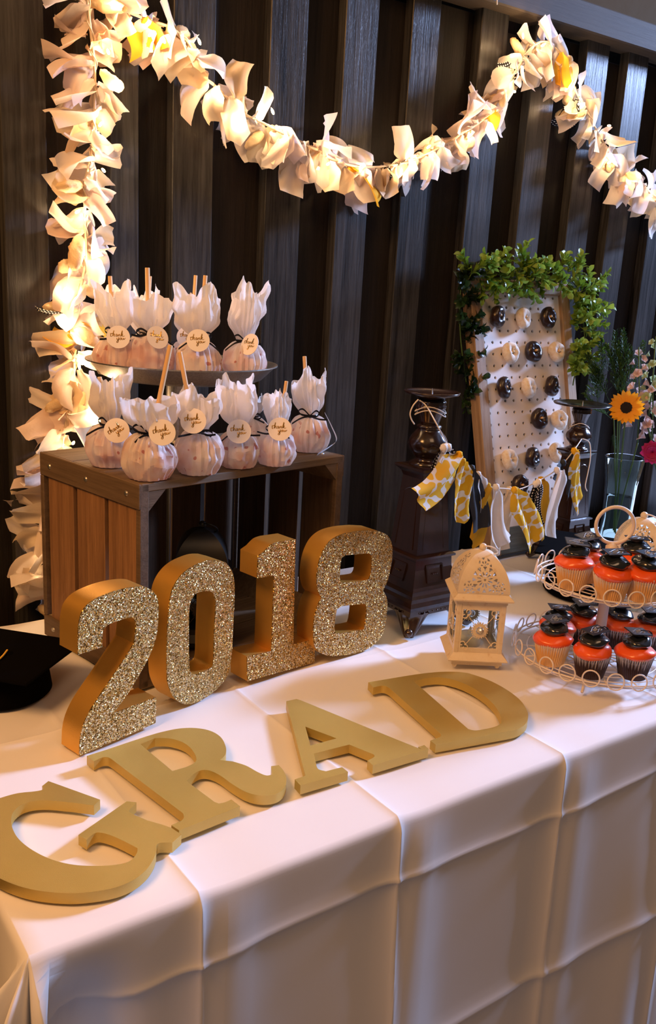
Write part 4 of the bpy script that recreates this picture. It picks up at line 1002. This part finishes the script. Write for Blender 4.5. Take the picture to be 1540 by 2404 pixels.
# ================================================================== DONUT PEGBOARD
PB = Vector((1.406, 1.333, .006)); va = Vector((0, .152, .595)).normalized(); na = Vector((1, 0, 0)).cross(va)
m_pb = mat('white_pegboard', (.86, .80, .76), .45, spec=.4); m_pbr = wood('greenish_weathered_rail', (.05, .06, .05), (.16, .17, .14), 'x', rough=.7)
pg = empty('donut_board', PB, label='white pegboard in a pine frame leaning on the wall, hung with donuts', cat='pegboard')
pg.rotation_euler = Matrix((Vector((1, 0, 0)), -na, va)).transposed().to_euler()
PW, PH = .326, .622
MB().bevbox((0, 0, 0), (.031, .030, PH), .002).build('frame_post', m_pegwood, pg, loc=(.0155, .012, PH / 2))
MB().bevbox((0, 0, 0), (.031, .030, PH), .002).build('frame_post', m_pegwood, pg, loc=(PW - .0155, .012, PH / 2))
MB().bevbox((0, 0, 0), (PW - .062, .028, .030), .002).build('frame_rail', m_pegwood, pg, loc=(PW / 2, .012, PH - .015))
MB().bevbox((0, 0, 0), (PW - .062, .022, .060), .002).build('frame_rail', m_pbr, pg, loc=(PW / 2, .012, .031))
loops = [[(.029, .055), (PW - .029, .055), (PW - .029, PH - .028), (.029, PH - .028)]]
hx = [.0375 + .0265 * i for i in range(10)]; hz_ = [.5595 - .0265 * k for k in range(19)] + [.586]
for z in hz_:
    for x in hx: loops.append([(x + 0.0036 * math.cos(-a), z + .0036 * math.sin(-a)) for a in [2 * math.pi * i / 8 for i in range(8)]])
me = prism('pegboard_panel', loops, .004, m_pb); me.transform(Matrix.Rotation(math.pi / 2, 4, 'X'))
link('pegboard_panel', me, pg, loc=(0, .010, 0))
MB().quadbox((PW / 2, .026, PH / 2), (PW - .05, .002, PH - .05)).build('hole_shade_sheet', mat('hole_shade_black', (.004, .004, .004), .9), pg)  # black sheet added behind the panel so the peg holes read as shade
m_dc = mat('chocolate_donut_glaze', (.022, .009, .007), .30, spec=.5, coat=.2); m_dw = mat('powdered_donut', (.80, .70, .57), .9); t = NT(m_dw)
t.color(t.ramp(t.noise(t.coord((160, 160, 160)), 1, 4), [(.35, (.78, .62, .44)), (.55, (.86, .78, .67))])); t.bump(t.noise(t.coord((260, 260, 260)), 1, 3), .4, .001)
m_dc2 = NT(m_dc); m_dc2.bump(m_dc2.noise(m_dc2.coord((130, 130, 130)), 1, 3), .4, .002)
def donut_mesh(seed, m):
    def f(u, v):
        a, b = 2 * math.pi * u, 2 * math.pi * v; n_ = noise.noise(Vector((math.cos(a) * 1.5 + seed, math.sin(a) * 1.5, math.cos(b)))) * .0022 + noise.noise(Vector((math.cos(a) * 5, math.sin(a) * 5 + seed, math.sin(b) * 2))) * .0010
        Rm, rm = .0130, .0108 + n_; return ((Rm + rm * math.cos(b)) * math.cos(a) * .95, -rm * 1.05 * math.sin(b) + .001 * math.sin(2 * a + seed), (Rm + rm * math.cos(b)) * math.sin(a) * 1.04)
    q = MB(); NU, NV = 30, 18; n = 0
    for j in range(NV):
        for i in range(NU): q.v.append(Vector(f(i / NU, j / NV)))
    for j in range(NV):
        for i in range(NU): q.f.append([j * NU + i, j * NU + (i + 1) % NU, ((j + 1) % NV) * NU + (i + 1) % NU, ((j + 1) % NV) * NU + i][::-1])
    return q.mesh('donut', m, True)
dm = {c: [donut_mesh(k + (20 if c else 0), m_dw if c else m_dc) for k in range(4)] for c in (0, 1)}
me_peg = MB().lathe([(.0001, 0), (.0026, .0002), (.0026, .030), (.0001, .0303)], 10, cap=False).mesh('peg', m_stick, True)
rows = [(0.073, .537, 0, 'top row, left'), (.155, .535, 1, 'top row, middle'), (.239, .538, 0, 'top row, right'), (.103, .456, 1, 'second row, left'), (.180, .459, 0, 'second row, middle'), (.259, .458, 1, 'second row, right'),
        (.074, .377, 0, 'third row, left'), (.154, .376, 1, 'third row, middle'), (.234, .378, 0, 'third row, right'), (.182, .303, 0, 'fourth row, left of two'), (.250, .298, 1, 'fourth row, right of two'),
        (.073, .215, 1, 'fifth row, left'), (.150, .215, 0, 'fifth row, middle'), (.232, .221, 1, 'fifth row, right, behind the bunting'), (.101, .154, 0, 'lowest visible, behind the bunting')]
Mp = Matrix((Vector((1, 0, 0)), -na, va)).transposed()
for i, (x, z, c, wh) in enumerate(rows):
    link('peg', me_peg, pg, loc=(x - .001, .010, z + .0), rot=(R(90), 0, 0))
    P = PB + Mp @ Vector((x, -.0085, z - .0015))
    o = link('donut', dm[c][i % 4], loc=P); o.rotation_euler = (Mp @ Matrix.Rotation(rnd.uniform(-.15, .12), 3, 'X') @ Matrix.Rotation(rnd.uniform(-.15, .3), 3, 'Z')).to_euler()
    tag(o, ('powdered white' if c else 'dark chocolate') + ' mini donut on the pegboard, ' + wh, 'donut', 'mini donuts on the pegboard')
# ================================================================== GREENERY ON THE BOARD
def leafmat(name, c1, c2, rough=.35):
    m = mat(name, c1, rough, spec=.5); t = NT(m); c = t.mix(rand_val(t), c1, c2); t.color(c); t.translucent(.25, c); return m
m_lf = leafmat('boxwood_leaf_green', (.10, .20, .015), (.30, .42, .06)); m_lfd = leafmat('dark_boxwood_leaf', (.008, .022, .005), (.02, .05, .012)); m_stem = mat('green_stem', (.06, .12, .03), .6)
def leaf(q, base, d, up, L, w):
    d = d.normalized(); s = d.cross(up).normalized(); n = s.cross(d)
    def f(u, v):
        uu = u * 2 - 1; ww = w * math.sin(math.pi * min(1, .08 + .90 * v) ** 1.5) ** .8 if v < 1 else 0
        return base + d * L * v + s * uu * ww / 2 + n * (L * .18 * math.sin(v * 2.6) + abs(uu) * ww * .18)
    q.grid(2, 5, f)
def sprig(seed, m, n=9, sz=1.):
    q = MB(); r_ = random.Random(seed); L = .045 * sz
    sp = lambda v: Vector((.006 * math.sin(v * 3 + seed), .006 * math.cos(v * 2 + seed), L * v))
    q.tube([sp(k / 5) for k in range(6)], .0009, 5)
    for k in range(n):
        v = .15 + .85 * k / (n - 1); a = k * 2.4 + seed; el = .35 + .9 * v
        leaf(q, sp(v), Vector((math.cos(a), math.sin(a), el)), Vector((0, 0, 1)), r_.uniform(.020, .027) * sz, r_.uniform(.011, .015) * sz)
    return q.mesh('sprig', m, True)
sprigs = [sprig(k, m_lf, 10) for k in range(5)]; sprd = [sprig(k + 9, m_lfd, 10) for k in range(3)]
gg = empty('greenery_garland', on_plane(1230, 640, PB - na * 0, na), label='artificial boxwood garland draped over the top and sides of the pegboard', cat='garland'); g0 = gg.location.copy()
def gp(px, py, off): return on_plane(px, py, PB + na * off, na)
gpath = catmull([gp(*p) for p in [(1095, 900, -.035), (1082, 800, -.020), (1080, 700, -.008), (1095, 650, -.01), (1150, 640, .012), (1210, 655, .02), (1270, 640, .02), (1325, 645, .02), (1362, 690, .02), (1370, 760, .022), (1372, 820, .022), (1350, 880, .024), (1345, 905, .02)]], 8)
MB().tube([p - g0 for p in gpath], .0016, 6).build('vine_stem', m_stem, gg, True)
q = random.Random(3)
def put_sprig(px, py, off, ang, lst, s):
    P = gp(px, py, off); o = link('sprig', q.choice(lst), gg)
    o.matrix_local = Matrix.Translation(P - g0) @ Matrix.Rotation(R(ang), 4, 'Y') @ Matrix.Rotation(R(q.uniform(5, 60)), 4, 'X') @ Matrix.Rotation(q.uniform(0, 6), 4, 'Z') @ Matrix.Scale(s, 4)
for k in range(62):
    x = q.uniform(1090, 1350); put_sprig(x, 655 + q.uniform(-22, 22) - 14 * math.sin((x - 1095) / 255 * 3.1), q.uniform(.002, .03), q.gauss(0, 65) if q.random() < .7 else 180 + q.uniform(-35, 35), sprigs, q.uniform(.8, 1.1))
for k in range(42):
    y = q.uniform(665, 895); put_sprig(1368 + q.uniform(-16, 14) + (y - 780) * -.06, y, q.uniform(.0, .035), q.choice((-1, 1)) * q.uniform(20, 120), sprigs, q.uniform(.75, 1.05))
for k in range(36):
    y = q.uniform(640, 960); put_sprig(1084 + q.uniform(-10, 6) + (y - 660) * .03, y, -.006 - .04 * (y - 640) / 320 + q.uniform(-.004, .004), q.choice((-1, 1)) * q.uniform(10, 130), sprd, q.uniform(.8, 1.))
# ================================================================== FLOWERS
VP = Vector((1.79, 1.30, 0)); vn = (CAM - VP); vn.z = 0; vn.normalize()
def ov(px, py, off=0.): return on_plane(px, py, VP + vn * off, vn)
def vase(loc, r0, r1, h, label):
    rt = empty('glass_vase', loc, label=label, cat='vase')
    pr = [(.0001, .006), (r0 * .9, .006), (r0 * .92, .010), (r0 * .75, h * .3), (r0 * .85, h * .7), (r1 - .002, h), (r1, h + .001), (r1 + .001, h), (r0 * .9, h * .7), (r0 * .80, h * .3), (r0, .008), (r0, .001), (.0001, 0)]
    MB().lathe(pr, 40, cap=False).build('glass_body', m_vase, rt, True)
    MB().lathe([(.0001, .008), (r0 * .72, .010), (r0 * .70, h * .3), (r0 * .78, h * .55), (.0001, h * .55)], 28, cap=False).build('water', m_glass, rt, True); return rt
v1 = vase((VP.x, VP.y, 0), .042, .046, .215, 'clear glass vase holding the sunflower and fern greenery')
v2 = vase((1.905, 1.215, 0), .045, .050, .16, 'clear glass vase at the right edge under the magenta flower')
def stem_to(root, P, B, r=.0022): 
    c = root.location.copy(); MB().tube(catmull([B - c, (B - c) * .6 + (P - c) * .4 + Vector((0, 0, .01)), P - c], 6), r, 6).build('stem', m_stem, root, True)
vb = Vector((VP.x, VP.y, .03))
sf = ov(1470, 957, .05); fl = empty('sunflower', sf, label='orange-yellow sunflower with a dark centre beside the right candle holder', cat='flower')
m_pet = mat('sunflower_petal', (.95, .40, .008), .6); NT(m_pet).translucent(.25, (.98, .48, .02)); m_disk = mat('dark_seed_disk', (.012, .006, .004), .9)
Mf = (CAM + Vector((0, 0, .25)) - sf).to_track_quat('Z', 'Y').to_matrix(); kpx = (sf - CAM).dot(fwd) / FPX
for k in range(26):
    a = 2 * math.pi * k / 26 + rnd.uniform(-.08, .08); lay = k % 2; q2 = MB(); L = (29 + rnd.uniform(-2, 4)) * kpx; wd = 13 * kpx
    d = Mf @ Vector((math.cos(a), math.sin(a), .45 - .25 * lay)); bs = Mf @ Vector((math.cos(a), math.sin(a), 0)) * 12 * kpx
    s_ = Mf @ Vector((-math.sin(a), math.cos(a), 0)); n_ = d.cross(s_)
    def pf(u, v): uu = u * 2 - 1; ww = wd * math.sin(math.pi * min(1, .18 + .82 * v)) ** .8; return bs + d.normalized() * L * v + s_ * uu * ww / 2 - n_.normalized() * .12 * L * math.sin(3 * v) + n_.normalized() * abs(uu) * .1 * ww
    q2.grid(2, 5, pf).build('petal', m_pet, fl, True)
q2 = MB()
for i in range(120):
    rr = 12 * kpx * math.sqrt(i / 120); a = i * 2.39996; q2.ball(Mf @ Vector((rr * math.cos(a), rr * math.sin(a), .002)), .0022, 5)
q2.lathe([(.0001, -.002), (13 * kpx, -.003), (13 * kpx, .0), (.0001, .001)], 20, M=Mf, cap=False); q2.build('seed_disk', m_disk, fl, True)
q2 = MB()
for k in range(10):
    a = k * .63; leaf(q2, Mf @ Vector((0, 0, -.006)), Mf @ Vector((math.cos(a), math.sin(a), -.15)), Vector((0, 0, 1)), 30 * kpx, 12 * kpx)
q2.build('sepals', m_stem, fl, True); stem_to(fl, sf + Mf @ Vector((0, 0, -.004)), vb)
# fern greenery
m_fern = leafmat('fern_green', (.020, .06, .008), (.05, .12, .02), .6)
def frond(seed, L):
    q = MB(); r_ = random.Random(seed); sp = lambda v: Vector((L * .12 * math.sin(v * 2 + seed), L * .08 * math.cos(v * 2 + seed), L * v))
    q.tube([sp(k / 6) for k in range(7)], .0009, 4)
    for k in range(26):
        v = .2 + .8 * k / 25
        for s in (-1, 1):
            a = seed + s * 1.57 + r_.uniform(-.5, .5); ll = L * .30 * (1.15 - v)
            d = Vector((math.cos(a), math.sin(a), .8)).normalized(); 
            for j in range(4):
                b = sp(v) + d * ll * (j + 1) / 4; leaf(q, b - d * ll / 4, d + Vector((r_.uniform(-.7, .7), r_.uniform(-.7, .7), r_.uniform(-.2, .6))), Vector((0, 0, 1)), .010, .0035)
    return q.mesh('frond', m_fern, True)
fronds = [frond(k, .13) for k in range(4)]
fr = empty('fern_bunch', ov(1440, 1000), label='bunch of feathery green fern behind the sunflower', cat='greenery'); f0 = fr.location.copy()
for px, py, a, s in [(1425, 950, -22, 1.), (1440, 950, -8, 1.05), (1455, 940, 5, 1.), (1475, 940, 12, .9), (1412, 960, -34, .95), (1440, 900, -4, .9), (1420, 900, -16, .8), (1465, 890, 6, .85), (1430, 985, -45, .75), (1450, 960, 2, 1.), (1408, 925, -38, .6), (1485, 900, 18, .75), (1446, 1010, 160, .35)]:
    o = link('frond', fronds[(px + py) % 4], fr); o.matrix_local = Matrix.Translation(ov(px, py, -.02) - f0) @ Matrix.Rotation(R(a), 4, 'Y') @ Matrix.Rotation(R((px % 5) * 6 - 10), 4, 'X') @ Matrix.Scale(s, 4)
for a in (-.012, .004, .014): stem_to(fr, ov(1448, 960, -.02) + Vector((a, 0, 0)), vb + Vector((a, a, 0)), .0016)
m_snap = mat('pale_pink_blossom', (.72, .52, .48), .7); NT(m_snap).translucent(.3, (.75, .55, .5)); m_snapg = mat('green_white_blossom', (.42, .50, .26), .6); NT(m_snapg).translucent(.3, (.45, .55, .3))
def blossom(seed, m):
    q = MB(); 
    for k in range(5):
        a = k * 1.257 + seed; leaf(q, Vector((0, 0, 0)), Vector((math.cos(a), math.sin(a), .7)), Vector((0, 0, 1)), .017, .014)
    return q.mesh('blossom', m, True)
bl = {0: [blossom(k, m_snap) for k in range(3)], 1: [blossom(k, m_snapg) for k in range(3)]}
vb2 = Vector((1.905, 1.215, .03))
def stalk(p0, p1, kind, label, s, n=15, rootpt=vb):
    A, B = ov(*p0, .0), ov(*p1, .0); rt = empty('flower_stalk', A, label=label, cat='flower', group='tall blossom stalks in the vases'); r_ = random.Random(n)
    MB().tube([Vector((0, 0, 0)), (B - A) * .5 + Vector((.004, 0, 0)), B - A], .0018, 6).build('stem', m_stem, rt, True)
    for k in range(n):
        v = .12 + .85 * k / n; a = k * 2.4; o = link('blossom', bl[kind][k % 3], rt)
        o.matrix_local = Matrix.Translation((B - A) * v + Vector((.012 * math.cos(a), .012 * math.sin(a), 0)) * (1.2 - v * .6)) @ Matrix.Rotation(a, 4, 'Z') @ Matrix.Rotation(R(60), 4, 'Y') @ Matrix.Scale(s * (1.25 - .6 * v), 4)
    stem_to(rt, A, rootpt)
stalk((1497, 1040), (1500, 815), 0, 'tall pale pink blossom stalk just right of the fern', 1.15, 17)
stalk((1520, 1000), (1540, 790), 1, 'green-white budding stalk at the right edge of the photo, highest of the bouquet', 1.0, 18, vb2)
stalk((1528, 1060), (1533, 890), 0, 'pinkish blossom stalk at the right edge above the magenta flower', 1.1, 14, vb2)
mg = ov(1532, 1062, .03); mf = empty('magenta_flower', mg, label='ruffled magenta flower at the right edge below the blossom stalks', cat='flower')
m_mag = mat('magenta_petal', (.45, .008, .10), .6); NT(m_mag).translucent(.2, (.5, .01, .12))
q2 = MB(); pm = []
for k in range(4):
    q2 = MB(); leaf(q2, Vector((0, 0, 0)), Vector((1, 0, .25 + k * .25)), Vector((0, 0, 1)), .030 - .004 * k, .020); pm.append(q2.mesh('petal', m_mag, True))
Mg = (CAM - mg).to_track_quat('Z', 'Y').to_matrix().to_4x4()
for k in range(44): o = link('petal', pm[k // 12 if k < 48 else 3], mf); o.matrix_local = Mg @ Matrix.Rotation(k * 2.4, 4, 'Z')
stem_to(mf, mg, vb2)
